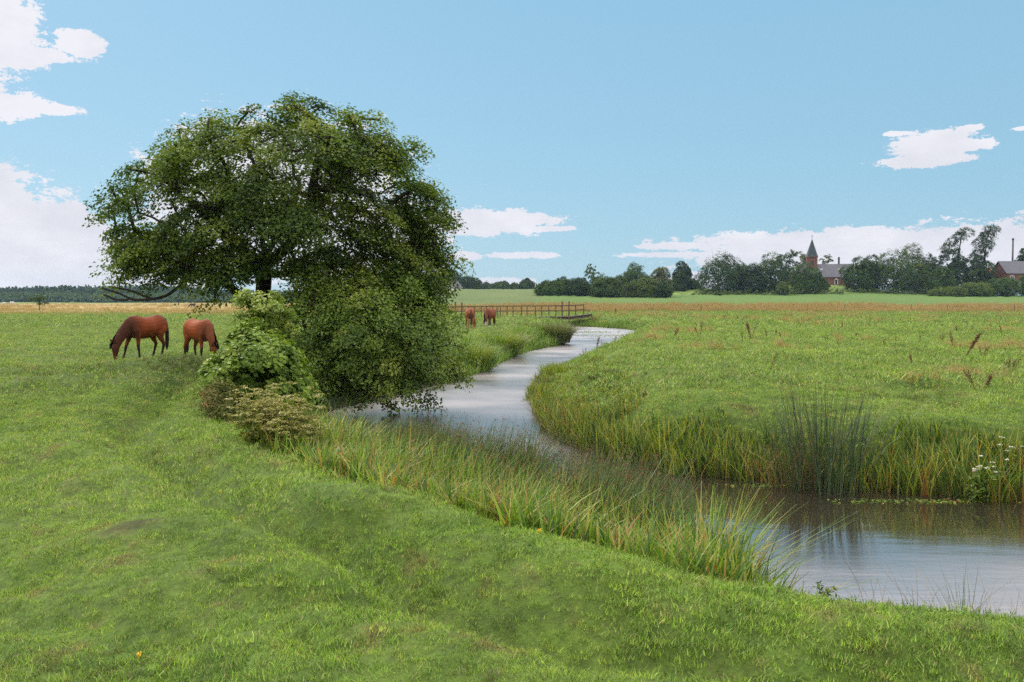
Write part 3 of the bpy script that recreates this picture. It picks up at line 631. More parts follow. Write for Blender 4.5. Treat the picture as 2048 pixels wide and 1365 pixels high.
# ------------------------------------------------------------------ trees: skeleton grown towards leaf clusters
class Skel:
    def __init__(s): s.p = []; s.par = []
    def line(s, pts, par=-1, sub=4):
        P = cat([tuple(q) for q in pts], sub) if len(pts) > 2 else np.array(pts, float)
        first = len(s.p)
        for i, q in enumerate(P):
            if i == 0 and par >= 0: last = par; continue
            s.p.append(np.array(q)); s.par.append(par if (i == 0 or (i == 1 and par >= 0)) else len(s.p)-2)
        return len(s.p)-1
    def nearest(s, q): d = np.linalg.norm(np.array(s.p)-q, axis=1); return int(d.argmin())
    def grow(s, targets, step=.35, lift=.12, jit=.05):
        root = np.array(s.p).mean(0)
        T = sorted(targets, key=lambda t: min(np.linalg.norm(np.array(s.p)-t, axis=1))); ends = []
        for t in T:
            P = np.array(s.p); k = int((np.linalg.norm(P-t, axis=1)).argmin()); a = P[k]; L_ = np.linalg.norm(t-a); n = max(1, int(math.ceil(L_/step)))
            mid = (a+t)/2+np.array([0, 0, lift*L_])+RNG.normal(0, jit*L_, 3); par = k
            for i in range(1, n+1):
                u = i/n; q = (1-u)**2*a+2*u*(1-u)*mid+u*u*t; s.p.append(q); s.par.append(par); par = len(s.p)-1
            ends.append(par)
        return ends
    def mesh(s, name, m, r0, ex=.45, rmax=None, sides=6, base_flare=1.0, dens=None):
        n = len(s.p); cnt = np.zeros(n); kids = np.zeros(n)
        for i in range(n):
            if s.par[i] >= 0: kids[s.par[i]] += 1
        cnt[kids == 0] = 1
        for i in range(n-1, -1, -1):
            if s.par[i] >= 0: cnt[s.par[i]] += cnt[i]
        R = r0*cnt**ex
        if rmax: R = np.minimum(R, rmax)
        P = np.array(s.p); E = [(s.par[i], i) for i in range(n) if s.par[i] >= 0]; E = np.array(E)
        A, B = P[E[:, 0]], P[E[:, 1]]; ra = np.minimum(R[E[:, 0]], R[E[:, 1]]*1.25); rb = R[E[:, 1]]
        d = B-A; L_ = np.linalg.norm(d, axis=1, keepdims=True)+1e-9; d = d/L_; B = B+d*rb[:, None]*.25
        ref = np.where(np.abs(d[:, 2:3]) > .9, np.array([[1., 0, 0]]), np.array([[0, 0, 1.]]))
        u = np.cross(d, ref); u /= np.linalg.norm(u, axis=1, keepdims=True); v = np.cross(d, u)
        th = np.arange(sides)/sides*2*np.pi; c, sn = np.cos(th)[None, :, None], np.sin(th)[None, :, None]
        ring = u[:, None]*c+v[:, None]*sn
        V = np.concatenate([A[:, None]+ring*ra[:, None, None], B[:, None]+ring*rb[:, None, None]], 1).reshape(-1, 3)
        o = (np.arange(len(E))*2*sides)[:, None]; k = np.arange(sides)[None]; k2 = (k+1) % sides
        Q = np.stack([o+k, o+k2, o+sides+k2, o+sides+k], -1).reshape(-1, 4)
        return mesh_np(name, V, Q, m, None, True)
def lobe_points(lobes, n, inner=.72, up=.0, seed=0, mind=None, rag=(.08, .10)):
    """cluster centres near the skin of a union of ellipsoids: (centre, radii, weight)"""
    rg = np.random.default_rng(seed); W = np.array([l[2] for l in lobes], float); W /= W.sum(); out = []
    tries = 0
    while len(out) < n and tries < n*60:
        tries += 1
        c, r, w = lobes[rg.choice(len(lobes), p=W)]
        v = rg.normal(size=3); v /= np.linalg.norm(v)
        if v[2] < -.2 and rg.random() < up: continue
        q = c+v*r*((inner+(1-inner)*rg.random()**.6) if rg.random() > rag[0] else 1.0+rag[1]*rg.random())
        if any(np.sum(((q-c2)/r2)**2) < .42 for c2, r2, _ in lobes) and rg.random() < .75: continue
        if mind and out and np.min(np.linalg.norm((np.array(out)-q), axis=1)) < mind: continue
        out.append(q)
    return np.array(out)
def spray(cl, per, rad, flat, size, centre, seed=0, up=.9, outw=.5, rnd_c=True, aspect=.66):
    rg = np.random.default_rng(seed); n = len(cl); k = np.repeat(np.arange(n), per)
    rr = rad*(.65+.7*rg.random(n))
    v = rg.normal(size=(n*per, 3)); v /= np.linalg.norm(v, axis=1, keepdims=True)
    q = v*(rg.random(n*per)**.45)[:, None]*rr[k][:, None]*np.array([1, 1, flat])
    # tilt each spray outwards and down
    o = cl-centre; oh = o.copy(); oh[:, 2] = 0; L_ = np.linalg.norm(oh, axis=1, keepdims=True)+1e-6; oh /= L_
    q[:, 2] -= (q*oh[k]).sum(1)*.45+((q[:, :2]**2).sum(1))*.35/rad*.8
    c = cl[k]+q
    nr = rg.normal(size=(n*per, 3))*.55; nr[:, 2] += up; nr += o[k]/(np.linalg.norm(o, axis=1)[k][:, None]+1e-6)*outw+q/rad*.35
    rc = rg.random(n)[k]*.62+rg.random(n*per)*.38 if rnd_c else rg.random(n*per)
    global RNG
    return leaves(c, nr, size*(.65+.6*rg.random(n*per)), rc, aspect)
def plobe(px, py, Y, rx, rz, ry, w=None):
    k = Y/1774; r = np.array([rx*k, ry, rz*k]); return (pt(px, py, Y), r, w if w is not None else (r[0]*r[1]+r[0]*r[2]+r[1]*r[2])**.9)

def plant_tree(name, label, cat, base, trunk_lines, lobes, ncl, per, rad, flat, lsize, leafm, r0, seed, barkm=None, ex=.45, up=.9, outw=.5, mind=None, inner=.72, step=.35, group=None, extra_cl=None, extra_lines=(), crown_name='crown', aspect=.66, rmax=None, rag=(.08, .10)):
    base = np.array(base, float)
    root = empty(name, base, label=label, cat=cat, group=group)
    sk = Skel(); off = base
    ends = []
    for i, (pts, par) in enumerate(trunk_lines):
        P = [np.array(q)-off for q in pts]
        pi = -1
        if par: pi = sk.nearest(P[0])
        ends.append(sk.line(P, pi))
    lb = [(c-off, r, w) for c, r, w in lobes]
    cl = lobe_points(lb, ncl, inner, .35, seed, mind, rag)
    if extra_cl is not None: cl = np.vstack([cl, extra_cl-off])
    sk.grow(list(cl), step)
    for ln_ in extra_lines: P = [np.array(q)-off for q in ln_]; sk.line(P, sk.nearest(P[0]), 3)
    me = sk.mesh('trunk', barkm or MT['bark'], r0, ex, rmax)
    link('trunk', me, root)
    cen = np.mean([c for c, r, w in lb], 0)
    V, Q, A = spray(cl, per, rad, flat, lsize, cen, seed+1, up, outw, aspect=aspect)
    link(crown_name, mesh_np(crown_name, V, Q, leafm, {'rnd': A}), root)
    return root, sk
def big_tree():
    Y = 24.0; b = np.array([pt(528, 560, Y)[0], Y, 0]); b[2] = H(b[0], Y)-.1
    p = lambda x, y, dy=0: pt(x, y, Y+dy)
    T = [([b, p(527, 700), p(525, 620), p(528, 560), p(530, 520), p(522, 460), p(520, 400), p(512, 340)], False),
         ([p(530, 530), p(590, 480, -.6), p(618, 420, -1.0), p(628, 360, -1.0), p(640, 300, -.8)], True),
         ([p(530, 550), p(600, 545, .5), p(660, 528, .8), p(720, 540, 1.0), p(790, 560, 1.2)], True),
         ([p(528, 560), p(480, 500, -.8), p(430, 450, -1.4), p(380, 400, -1.8)], True),
         ([p(526, 640), p(490, 600, -.6), p(440, 560, -1.2), p(390, 540, -1.7), p(330, 520, -2.0)], True),
         ([p(530, 520), p(570, 440, 1.2), p(600, 370, 2.0)], True),
         ([p(530, 540), p(470, 470, 1.4), p(420, 420, 2.2)], True),
         ([p(650, 380, -1.0), p(700, 382, -1.6), p(740, 395, -2.0)], True),
         ]
    lobes = [plobe(545, 335, Y, 215, 105, 3.0), plobe(342, 430, Y-.6, 106, 102, 2.4), plobe(840, 545, Y+.2, 58, 66, 1.3, 7), plobe(650, 530, Y-.6, 70, 40, 1.2, 3), plobe(850, 420, Y, 45, 60, 1.2, 4), plobe(318, 505, Y-1.2, 82, 46, 1.9, 9), plobe(740, 305, Y, 70, 36, 1.4, 5),
             plobe(420, 355, Y-1.5, 98, 75, 2.0), plobe(728, 375, Y+.2, 118, 105, 2.3, 13), plobe(775, 465, Y+.2, 85, 60, 2.0, 9), plobe(600, 310, Y-1.6, 125, 68, 1.7),
             plobe(470, 530, Y-1.6, 60, 42, .9, 3), plobe(730, 570, Y+.3, 125, 62, 2.0), plobe(420, 465, Y-1.8, 90, 62, 1.5), plobe(630, 245, Y, 95, 30, 1.4), plobe(575, 440, Y-2.0, 80, 45, 1.2, 4), plobe(500, 400, Y-2.2, 80, 60, 1.2, 4), plobe(410, 552, Y-1.8, 45, 26, .8, 2.2)]
    ex = np.array([p(905, 512, .5), p(880, 500, .4), p(890, 520, .4), p(835, 290, .2), p(825, 300, .1), p(585, 205, 0), p(600, 210, 0), p(232, 460, -.8), p(225, 420, -.8), p(430, 595, -1.8), p(330, 560, -2.0), p(240, 560, -1.6), p(895, 440, .2), p(760, 240, .3)])
    low = [([p(390, 540, -1.7), p(350, 580, -2.0), p(320, 596, -2.1), p(270, 600, -2.2), p(240, 588, -2.2), p(205, 577, -2.3)]), ([p(262, 600, -2.2), p(235, 600, -2.3), p(208, 590, -2.3)]), ([p(300, 598, -2.1), p(262, 582, -2.0), p(225, 575, -1.9)])]
    root, sk = plant_tree('broad_tree', 'huge dark broad crowned tree rising alone on the left river bank', 'tree', b, T, lobes, 540, 235, .58, .42, .092, MT['crown'], .027, 21, inner=.62, mind=.27, extra_cl=ex, up=1.0, outw=.6, ex=.39, extra_lines=low, rag=(.0, .0))
big_tree()
def shrubs():
    Y = 23.2; p = lambda x, y, dy=0: pt(x, y, Y+dy)
    b = p(640, 770, .3); b[2] = H(b[0], b[1])-.1
    lobes = [plobe(765, 665, Y, 112, 95, 2.0), plobe(650, 640, Y-.4, 100, 72, 1.5), plobe(825, 645, Y+.2, 44, 82, 1.4), plobe(735, 735, Y-.6, 112, 48, 1.4), plobe(855, 730, Y, 50, 38, 1.2), plobe(640, 735, Y-1.0, 62, 55, 1.1), plobe(790, 590, Y+.5, 70, 45, 1.3)]
    T = [([b, p(680, 700, .2), p(740, 640, .2), p(800, 600, .3)], False), ([p(660, 725, .2), p(760, 720, 0), p(850, 700, 0), p(900, 690, 0)], True), ([p(650, 740, .2), p(620, 680, -.3), p(600, 630, -.3)], True), ([p(670, 715, .2), p(740, 760, -.5), p(800, 780, -.5)], True)]
    ex = np.array([p(925, 745, 0), p(910, 752, 0), p(865, 800, -.3), p(840, 808, -.3), p(780, 812, -.5), p(720, 800, -.6), p(935, 700, 0), p(915, 640, .1)])
    plant_tree('alder_shrub', 'wide alder thicket under the big tree hanging its leaves over the water', 'shrub', b, T, lobes, 350, 190, .42, .65, .085, MT['alder'], .012, 31, rag=(.36, .34), inner=.55, mind=.28, extra_cl=ex, up=.75, outw=.45)
    Y = 16.2; p = lambda x, y, dy=0: pt(x, y, Y+dy); b = p(545, 840); b[2] = H(b[0], b[1])-.1
    lobes = [plobe(520, 740, Y, 76, 66, 1.0), plobe(598, 800, Y, 44, 54, .7), plobe(458, 752, Y, 36, 44, .6), plobe(535, 825, Y-.3, 70, 40, .7), plobe(500, 690, Y+.1, 40, 36, .6), plobe(455, 815, Y-.2, 34, 34, .5)]
    T = [([b, p(550, 790), p(540, 740)], False), ([p(552, 800), p(590, 770), p(610, 760)], True), ([p(552, 800), p(500, 770), p(470, 750)], True)]
    plant_tree('leafy_bush', 'glossy green leafed bush at the foot of the big tree behind the tan umbels', 'bush', b, T, lobes, 190, 105, .24, .65, .095, MT['bush'], .007, 41, mind=.12, up=.7, outw=.9, step=.25, aspect=.8, rag=(.2, .25))
    Y = 17.2; p = lambda x, y, dy=0: pt(x, y, Y+dy); b = p(505, 800); b[2] = H(b[0], b[1])-.1
    lobes = [plobe(535, 605, Y, 36, 20, .35), plobe(500, 655, Y, 26, 32, .4), plobe(560, 640, Y+.1, 28, 26, .35), plobe(515, 695, Y, 38, 24, .4), plobe(485, 600, Y, 12, 16, .2, .3)]
    T = [([b, p(510, 740), p(520, 680), p(530, 620), p(535, 590)], False)]
    plant_tree('pale_sapling', 'pale yellow green sapling rising in front of the big tree trunk', 'sapling', b, T, lobes, 64, 75, .18, .6, .075, MT['pale'], .006, 51, mind=.11, up=.7, outw=.8, step=.25)
    Y = 14.6; p = lambda x, y, dy=0: pt(x, y, Y+dy); b = p(440, 850); b[2] = H(b[0], b[1])-.05
    lobes = [plobe(435, 790, Y, 32, 26, .4), plobe(448, 835, Y-.2, 22, 38, .3)]
    plant_tree('rusty_bush', 'small rust tinged bush left of the tan umbels', 'bush', b, [([b, p(440, 820), p(438, 790)], False)], lobes, 60, 85, .16, .6, .045, MT['rust'], .004, 61, mind=.08, up=.5, outw=.8, step=.2)
shrubs()

def straw():
    T = [tuft('straw_tuft', 40, .16, .34, .010, MT['drygrass'], .5, .5, 2) for _ in range(4)]
    n = 30000; y = np.sqrt(RNG.random(n)*(130**2-19**2)+19**2); x = (RNG.random(n)*.75-.02)*y
    z, dn, df, d, az, r_ = terrain(x, y, True); z = sheet_z(x, y)
    k = (df < dn) & (d > 1.2) & (fbm(x/5, y/9, 3)+fbm(x/1.3+9, y/1.3, 2)*.7 > .27)
    x, y, z = x[k], y[k], z[k]
    scatter('straw_grass', np.stack([x, y, z], 1), np.stack([RNG.normal(0, .2, len(x)), RNG.normal(0, .2, len(x)), RNG.random(len(x))*6.28], 1), .5+.7*RNG.random(len(x))+y/150, T, label='patches of pale straw coloured grass in the meadow across the river', cat='dry grass', kind='stuff')
straw()
# ------------------------------------------------------------------ far trees
def far_tree(px, topy, wpx, Y, kind, colr, label, lean=0.0, name='broadleaf_tree', cat='tree', basey=None, group=None):
    x = (px-1024)/1774*Y; zb = H(x, Y)-.15; zt = pt(px, topy, Y)[2]; Hh = max(zt-zb, .8)*1.07; R = wpx/2*Y/1774
    sd_ = int(px*7+topy*13) % 9973; rg = np.random.default_rng(sd_)
    base = np.array([x, Y, zb]); root = empty(name, base, label=label, cat=cat, group=group); R *= 1.16
    lobes = []
    if kind == 'dense':
        nl = 11
        for i in range(nl):
            t = rg.random()**.8; a = rg.random()*6.283; prof = math.sin(math.pi*min(.98, .16+t*.80))**.6
            rr = R*(.30+.16*rg.random()); q = max(0, R*prof-rr*.85)
            lobes.append((np.array([math.cos(a)*q+lean*Hh*t, math.sin(a)*q*.9, Hh*(.12+.74*t)]), np.array([rr, rr, rr*.85+.04*Hh]), 1+rr))
        lobes.append((np.array([lean*Hh*.9, 0, Hh*.84]), np.array([R*.45, R*.45, Hh*.15]), 2)); lobes.append((np.array([0, 0, Hh*.30]), np.array([R*.85, R*.8, Hh*.32]), R*1.5)); lobes.append((np.array([0, 0, Hh*.42]), np.array([R*.78, R*.78, Hh*.40]), R*2))
    elif kind == 'tall':
        for i in range(13):
            t = i/12; a = rg.random()*6.283; q = R*(.25+.5*rg.random()); rr = R*(.34+.20*rg.random())
            lobes.append((np.array([math.cos(a)*q+lean*Hh*t*t, math.sin(a)*q, Hh*(.25+.68*t)]), np.array([rr*1.15, rr*1.15, rr*.62]), 1+rr))
    else:  # bush
        for i in range(6):
            a = rg.random()*6.283; q = R*.62*rg.random()**.5; rr = R*(.42+.15*rg.random())
            lobes.append((np.array([math.cos(a)*q, math.sin(a)*q*.7, Hh*(.45+.1*rg.random())]), np.array([rr, rr, Hh*.48]), 1))
    area = sum(2*r[0]*r[2]+r[0]**2 for c, r, w in lobes)*3
    ls = .34*(Y/280)**.8 if kind != 'tall' else .36*(Y/280)**.8
    cl = lobe_points(lobes, int(min(420, max(30, area/(.5 if kind != 'tall' else 1.3)))), .8, .25, sd_)
    per = 26 if kind != 'tall' else 26
    rad = max(.45, R*.14) if kind != 'tall' else R*.17
    V, Q, A = spray(cl, per, rad, .7, ls, np.array([0, 0, Hh*.45]), sd_+1, .6, 1.0, aspect=.8)
    if kind == 'dense':
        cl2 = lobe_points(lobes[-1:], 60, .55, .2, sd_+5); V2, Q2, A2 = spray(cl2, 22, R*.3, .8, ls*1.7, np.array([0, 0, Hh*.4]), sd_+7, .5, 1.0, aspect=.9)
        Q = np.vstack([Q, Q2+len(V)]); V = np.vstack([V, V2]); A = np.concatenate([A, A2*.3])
    V[:, 2] = np.maximum(V[:, 2], .05)
    sk = Skel(); sk.line([np.zeros(3), np.array([lean*Hh*.1, 0, Hh*.35]), np.array([lean*Hh*.5, 0, Hh*.7])], -1, 3)
    sk.grow([c for c, r, w in lobes], 1.2)
    link('trunk', sk.mesh('trunk', MT['bark'], .075*Hh/12*(1.3 if kind == 'tall' else 1), .5, None, 5), root)
    link('crown', mesh_np('crown', V, Q, MT['far%d' % colr], {'rnd': A}), root)
    return root
TREES = [
 # px, top y, width px, depth m, kind, colour, lean, label
 (900, 548, 66, 372, 'dense', 2, 0, 'dark rounded tree over the white farmhouse'),
 (938, 557, 44, 372, 'dense', 2, 0, 'dark tree at the right end of the white farmhouse'),
 (972, 572, 34, 380, 'dense', 2, 0, 'low dark tree right of the farmhouse trees'),
 (1003, 568, 34, 380, 'dense', 0, 0, 'low rounded tree midway along the distant hedge line'),
 (1028, 571, 28, 380, 'dense', 2, 0, 'low tree just left of the round tree near the white pole'),
 (1055, 561, 30, 376, 'dense', 2, 0, 'small round topped tree beside the thin white pole'),
 (1086, 574, 30, 360, 'dense', 0, 0, 'low tree between the white pole and the long copse'),
 (1100, 566, 52, 246, 'dense', 0, 0, 'sloping left end tree of the long copse behind the footbridge'),
 (1126, 560, 44, 250, 'dense', 0, 0, 'second tree from the left end of the long copse'),
 (1158, 559, 46, 248, 'dense', 2, 0, 'dark tree left of the spindly pale treetop in the copse'),
 (1187, 533, 32, 262, 'tall', 1, 0, 'spindly treetop with open branches sticking out of the copse'),
 (1205, 560, 62, 246, 'dense', 0, 0, 'broad green tree below the spindly treetop'),
 (1238, 560, 60, 246, 'dense', 1, 0, 'mid green tree left of the high domed tree in the copse'),
 (1270, 532, 62, 258, 'dense', 0, 0, 'high domed tree at the middle of the long copse'),
 (1288, 560, 56, 246, 'dense', 1, 0, 'lighter green tree in front of the high domed tree'),
 (1323, 536, 44, 256, 'dense', 3, 0, 'pale greyish tree near the right end of the copse'),
 (1318, 566, 44, 246, 'dense', 2, 0, 'dark tree closing the right end of the copse'),
 (1361, 526, 38, 292, 'dense', 2, 0, 'lone upright dark tree in the gap right of the copse'),
 (1350, 566, 46, 290, 'dense', 2, 0, 'low dark tree under the lone upright tree'),
 (1384, 564, 34, 296, 'dense', 2, 0, 'low tree right of the lone upright tree'),
 (1436, 514, 92, 278, 'dense', 2, 0, 'large domed tree at the left end of the churchyard trees'),
 (1478, 530, 56, 280, 'dense', 0, 0, 'smaller tree right of the large domed tree'),
 (1505, 532, 50, 276, 'dense', 2, 0, 'dark tree before the two wispy crowns left of the church'),
 (1542, 508, 66, 284, 'dense', 0, .04, 'wispy topped tree left of the church roof gable'),
 (1568, 506, 40, 290, 'tall', 0, .08, 'open leaning crown just left of the church roof gable'),
 (1604, 508, 32, 345, 'tall', 3, 0, 'thin see-through treetop left of the church tower'),
 (1652, 512, 26, 345, 'tall', 3, 0, 'thin see-through treetop right of the church tower'),
 (1610, 536, 62, 272, 'dense', 0, 0, 'dark tree standing in front of the church tower'),
 (1640, 556, 30, 274, 'dense', 1, 0, 'olive tree in front of the church roof'),
 (1562, 566, 30, 266, 'bush', 1, 0, 'small light green rounded bush at the foot of the churchyard trees'),
 (1435, 584, 12, 262, 'bush', 1, 0, 'tiny light green bush on the field edge under the domed tree'),
 (1714, 520, 62, 276, 'dense', 0, 0, 'tree hiding the right end of the church'),
 (1742, 514, 56, 280, 'dense', 2, 0, 'tree second to the right of the church'),
 (1786, 503, 84, 276, 'dense', 0, 0, 'large broad olive tree in the middle of the right tree row'),
 (1822, 496, 74, 282, 'dense', 1, 0, 'highest domed tree of the right tree row'),
 (1856, 514, 46, 282, 'dense', 2, 0, 'dark tree between the highest dome and the two tall open trees'),
 (1878, 504, 34, 290, 'tall', 2, 0, 'small open tree left of the two tall open trees'),
 (1884, 540, 54, 268, 'dense', 0, 0, 'low green tree in front of the two tall open trees'),
 (1912, 466, 50, 290, 'tall', 2, .05, 'left one of the two tall open crowned trees'),
 (1962, 458, 52, 286, 'tall', 2, .10, 'right and taller one of the two tall open crowned trees'),
 (1915, 520, 60, 284, 'dense', 2, 0, 'dark tree under the left tall open tree'),
 (1956, 516, 52, 280, 'dense', 2, 0, 'dark tree under the right tall open tree'),
 (1896, 577, 66, 252, 'bush', 1, 0, 'low brownish hedge bush under the tall open trees'),
 (1948, 568, 66, 254, 'bush', 1, 0, 'yellow green bush between the tall trees and the brick house'),
 (1950, 576, 50, 250, 'bush', 0, 0, 'low dark bush before the yellow green bush'),
 (2012, 560, 66, 256, 'bush', 0, 0, 'wide bush in front of the brick house'),
 (2052, 552, 50, 262, 'bush', 0, 0, 'bush at the right picture edge before the brick house'),
 (2050, 496, 44, 305, 'dense', 2, 0, 'dark tree behind the brick house at the right picture edge'),
]
for (px, ty, w, Y, kd, c, ln, lab) in TREES:
    b = kd == 'bush'
    far_tree(px, ty, w, Y, kd, c, lab, ln, 'round_bush' if b else 'broadleaf_tree', 'bush' if b else 'tree', group='distant bushes' if b else 'distant trees')
# hedge at the far side of the middle field and along the right field
def hedge(px0, px1, Y, h, label, c=2):
    x0, x1 = (px0-1024)/1774*Y, (px1-1024)/1774*Y; n = int((x1-x0)*3.2)
    x = x0+RNG.random(n)*(x1-x0); y = Y+RNG.normal(0, .8, n); z = terrain(x, y)
    t = RNG.random(n); hh = h*(1+fbm(x/4, y*0+1, 3)*1.2)
    cl = np.stack([x, y, z+hh*t], 1); b = np.array([(x0+x1)/2, Y, H((x0+x1)/2, Y)])
    V, Q, A = spray(cl-b, 12, .7, .7, .45, np.zeros(3)+np.array([0, 3, -2]), 5, .5, .8, aspect=.85)
    o = link('field_hedge', mesh_np('field_hedge', V, Q, MT['far%d' % c], {'rnd': A}), label=label, cat='hedge'); o.location = b
hedge(940, 1100, 366, 2.6, 'long low hedge along the top of the middle field')
hedge(1385, 1990, 268, 1.3, 'low brownish hedge along the back of the bright green field', 1)
# small lone tree in the left field
def field_tree():
    Y = 165.; b = np.array([(78-1024)/1774*Y, Y, 0]); b[2] = H(b[0], Y)-.05; p = lambda x, y: pt(x, y, Y)
    lobes = [plobe(81, 594, Y, 12, 5, .9), plobe(72, 600, Y, 9, 4, .7), plobe(84, 602, Y, 7, 5, .7), plobe(62, 599, Y, 5, 2, .4, .4), plobe(79, 610, Y, 4, 4, .4, .4)]
    plant_tree('young_tree', 'small lopsided young tree alone in the tan field at far left', 'tree', b, [([b, p(79, 615), p(80, 595)], False)], lobes, 45, 26, .38, .6, .2, MT['far0'], .018, 71, step=.5)
field_tree()
# wooded hill
def wooded_hill():
    n = 5200; y = 640+RNG.random(n)*420; x = -(.06+.70*RNG.random(n))*y; z = terrain(x, y)
    parts = []
    h = 8+4*RNG.random(n)+fbm(x/60, y/60, 2)*5; con = (RNG.random(n) < .75) & (y > 690)
    h = np.where(con, h, h*.62)*(.72+.28*sstep(-.64, -.50, x/y))*(.60+.40*(1-sstep(-.42, -.30, x/y)))
    m = 26; k = np.repeat(np.arange(n), m); t = RNG.random(n*m)
    rr = np.where(con[k], (1-t)*2.6+.25, np.sqrt(np.clip(1-(2*t-1)**2, 0, 1))*4.2+.3); a = RNG.random(n*m)*6.283
    c = np.stack([x[k]+rr*np.cos(a), y[k]+rr*np.sin(a), z[k]+h[k]*(.08+.92*t)], 1)
    nr = np.stack([np.cos(a), np.sin(a), np.full(n*m, .7)], 1)
    rc = np.where(con[k], RNG.random(n*m)*.5, .4+RNG.random(n*m)*.5)
    V, Q, A = leaves(c, nr, np.where(con[k], 2.0, 2.6)*(.7+.6*RNG.random(n*m)), rc, .9)
    link('hill_forest', mesh_np('hill_forest', V, Q, MT['far2'], {'rnd': A}), label='far blue green conifer wood covering the low hill on the left', cat='forest', kind='stuff')
wooded_hill()

# ------------------------------------------------------------------ buildings
MT['brick'] = plain('red_brick', (.20, .085, .055), .85, (.15, .062, .042), 1.5)
MT['slate'] = plain('slate', (.135, .13, .145), .6, (.10, .10, .115), .6)
MT['copper'] = plain('spire_roof', (.030, .048, .050), .5, (.022, .036, .04), .8)
MT['tile'] = plain('orange_tile', (.50, .15, .06), .8, (.36, .11, .05), 1.2)
MT['whitewall'] = plain('white_wall', (.74, .74, .72), .8, (.62, .62, .62), 1)
MT['glass'] = plain('dark_pane', (.03, .035, .045), .15, (.02, .025, .03), 1, .6)
MT['metal'] = plain('dark_metal', (.06, .055, .065), .5)
MT['wood'] = plain('bridge_wood', (.155, .105, .07), .85, (.10, .07, .048), 5)
MT['deck'] = plain('deck_wood', (.20, .165, .13), .85, (.12, .10, .08), 4)
MT['post'] = plain('grey_post', (.12, .095, .07), .9, (.07, .06, .05), 5)
def gable(mb_w, mb_r, L_, W, hw, hr, ov=.35, th=.18):
    """walls with gable ends (ridge along x) and two roof slabs resting on them"""
    x, y = L_/2, W/2
    mb_w.add([(-x, -y, 0), (x, -y, 0), (x, y, 0), (-x, y, 0), (-x, -y, hw), (x, -y, hw), (x, y, hw), (-x, y, hw), (-x, 0, hw+hr-.02), (x, 0, hw+hr-.02)],
             [(0, 1, 5, 4), (2, 3, 7, 6), (0, 4, 8, 7, 3), (1, 2, 6, 9, 5), (0, 3, 2, 1)])
    k = hr/y; X = x+ov
    for s in (-1, 1):
        a = (s*(y+ov), hw-ov*k); b = (0, hw+hr)
        vs = [(-X, a[0], a[1]), (X, a[0], a[1]), (X, b[0], b[1]), (-X, b[0], b[1])]; vs += [(q[0], q[1], q[2]+th) for q in vs]
        mb_r.add(vs, [(3, 2, 1, 0), (4, 5, 6, 7), (0, 1, 5, 4), (1, 2, 6, 5), (2, 3, 7, 6), (3, 0, 4, 7)])
def arched_window(root, x, y, z, w, h, ny, parent=None):
    f = MB(); f.box((x, y+ny*.03, z+h/2), (w, .16, h)); f.tube([(x, y+ny*-.05, z+h), (x, y+ny*.11, z+h)], [w/2, w/2], 16)
    fo = f.build('window', MT['whitewall'], root)
    q = MB(); q.box((x, y+ny*.10, z+h/2), (w*.62, .06, h*.9)); q.tube([(x, y+ny*.07, z+h*.95), (x, y+ny*.13, z+h*.95)], [w*.31, w*.31], 16); q.build('pane', MT['glass'], fo)
def church():
    Y = 305; x = (1650-1024)/1774*Y; z = pt(1650, 574, Y)[2]-.5
    r = empty('brick_church', (x, Y, z), math.radians(-14), label='red brick village church with pointed green grey spire among the trees', cat='church')
    w, rf = MB(), MB(); gable(w, rf, 17, 8.4, 3.9, 4.2); w.build('wall', MT['brick'], r); ro = rf.build('roof', MT['slate'], r)
    for xx in (-5.5, -1.2, 3.0, 6.5): arched_window(r, xx, -4.2, 1.2, 1.1, 1.5, -1)
    for xx in (-1.6, 4.2):
        m = MB(); m.box((xx, -2.2, 6.35), (.7, .5, .5)); m.build('skylight', MT['whitewall'], ro)
    m = MB(); m.tube([(4.2, .3, 7.6), (4.2, .3, 10.6)], [.32, .32], 8); m.build('chimney', MT['metal'], ro)
    tz = pt(1628, 514, Y)[2]-z; tip = pt(1628, 478, Y)[2]-z; cx, cyy = -4.6, 0.4
    t = MB(); t.box((cx, cyy, tz/2), (3.5, 3.5, tz)); t.box((cx, cyy, tz-.1), (3.75, 3.75, .35)); to = t.build('tower', MT['brick'], r)
    for dx, dy in ((0, -1), (1, 0), (-1, 0), (0, 1)):
        o = MB(); o.box((cx+dx*1.75, cyy+dy*1.75, tz-2.1), (.9 if dx == 0 else .14, .9 if dy == 0 else .14, 1.7)); o.build('belfry_opening', MT['glass'], to)
    s = MB(); sides = 8; hh = [(0, 2.2), (1.0, 1.75), (tip-tz, .05)]; vs = []; fs = []
    s.tube([(cx, cyy, tz+a) for a, b in hh], [b for a, b in hh], 8); so_ = s.build('spire', MT['copper'], r)
    c = MB(); c.tube([(cx, cyy, tip-.1), (cx, cyy, tip+1.6)], [.07, .05], 6); c.box((cx, cyy, tip+1.0), (.8, .08, .1)); c.build('cross', MT['metal'], so_)
    # transept with its own gable on the left
    w2, r2 = MB(), MB(); gable(w2, r2, 6.5, 5.4, 3.2, 2.9)
    a = w2.build('annex_wall', MT['brick'], r); a.location = (-10.4, 1.5, 0); a.rotation_euler = (0, 0, math.radians(90)); b = r2.build('annex_roof', MT['slate'], r); b.location = (-10.4, 1.5, 0); b.rotation_euler = (0, 0, math.radians(90))
church()
def window_box(root, x, y, z, w, h, ny=-1):
    f = MB()
    for (dx, dz, sx, sz) in ((0, h/2, w, .14), (0, -h/2, w, .14), (-w/2, 0, .14, h+.14), (w/2, 0, .14, h+.14), (0, 0, .08, h)): f.box((x+dx, y+ny*.04, z+dz), (sx, .12, sz))
    fo = f.build('window', MT['whitewall'], root); q = MB(); q.box((x, y+ny*.01, z), (w-.1, .06, h-.1)); q.build('pane', MT['glass'], fo)
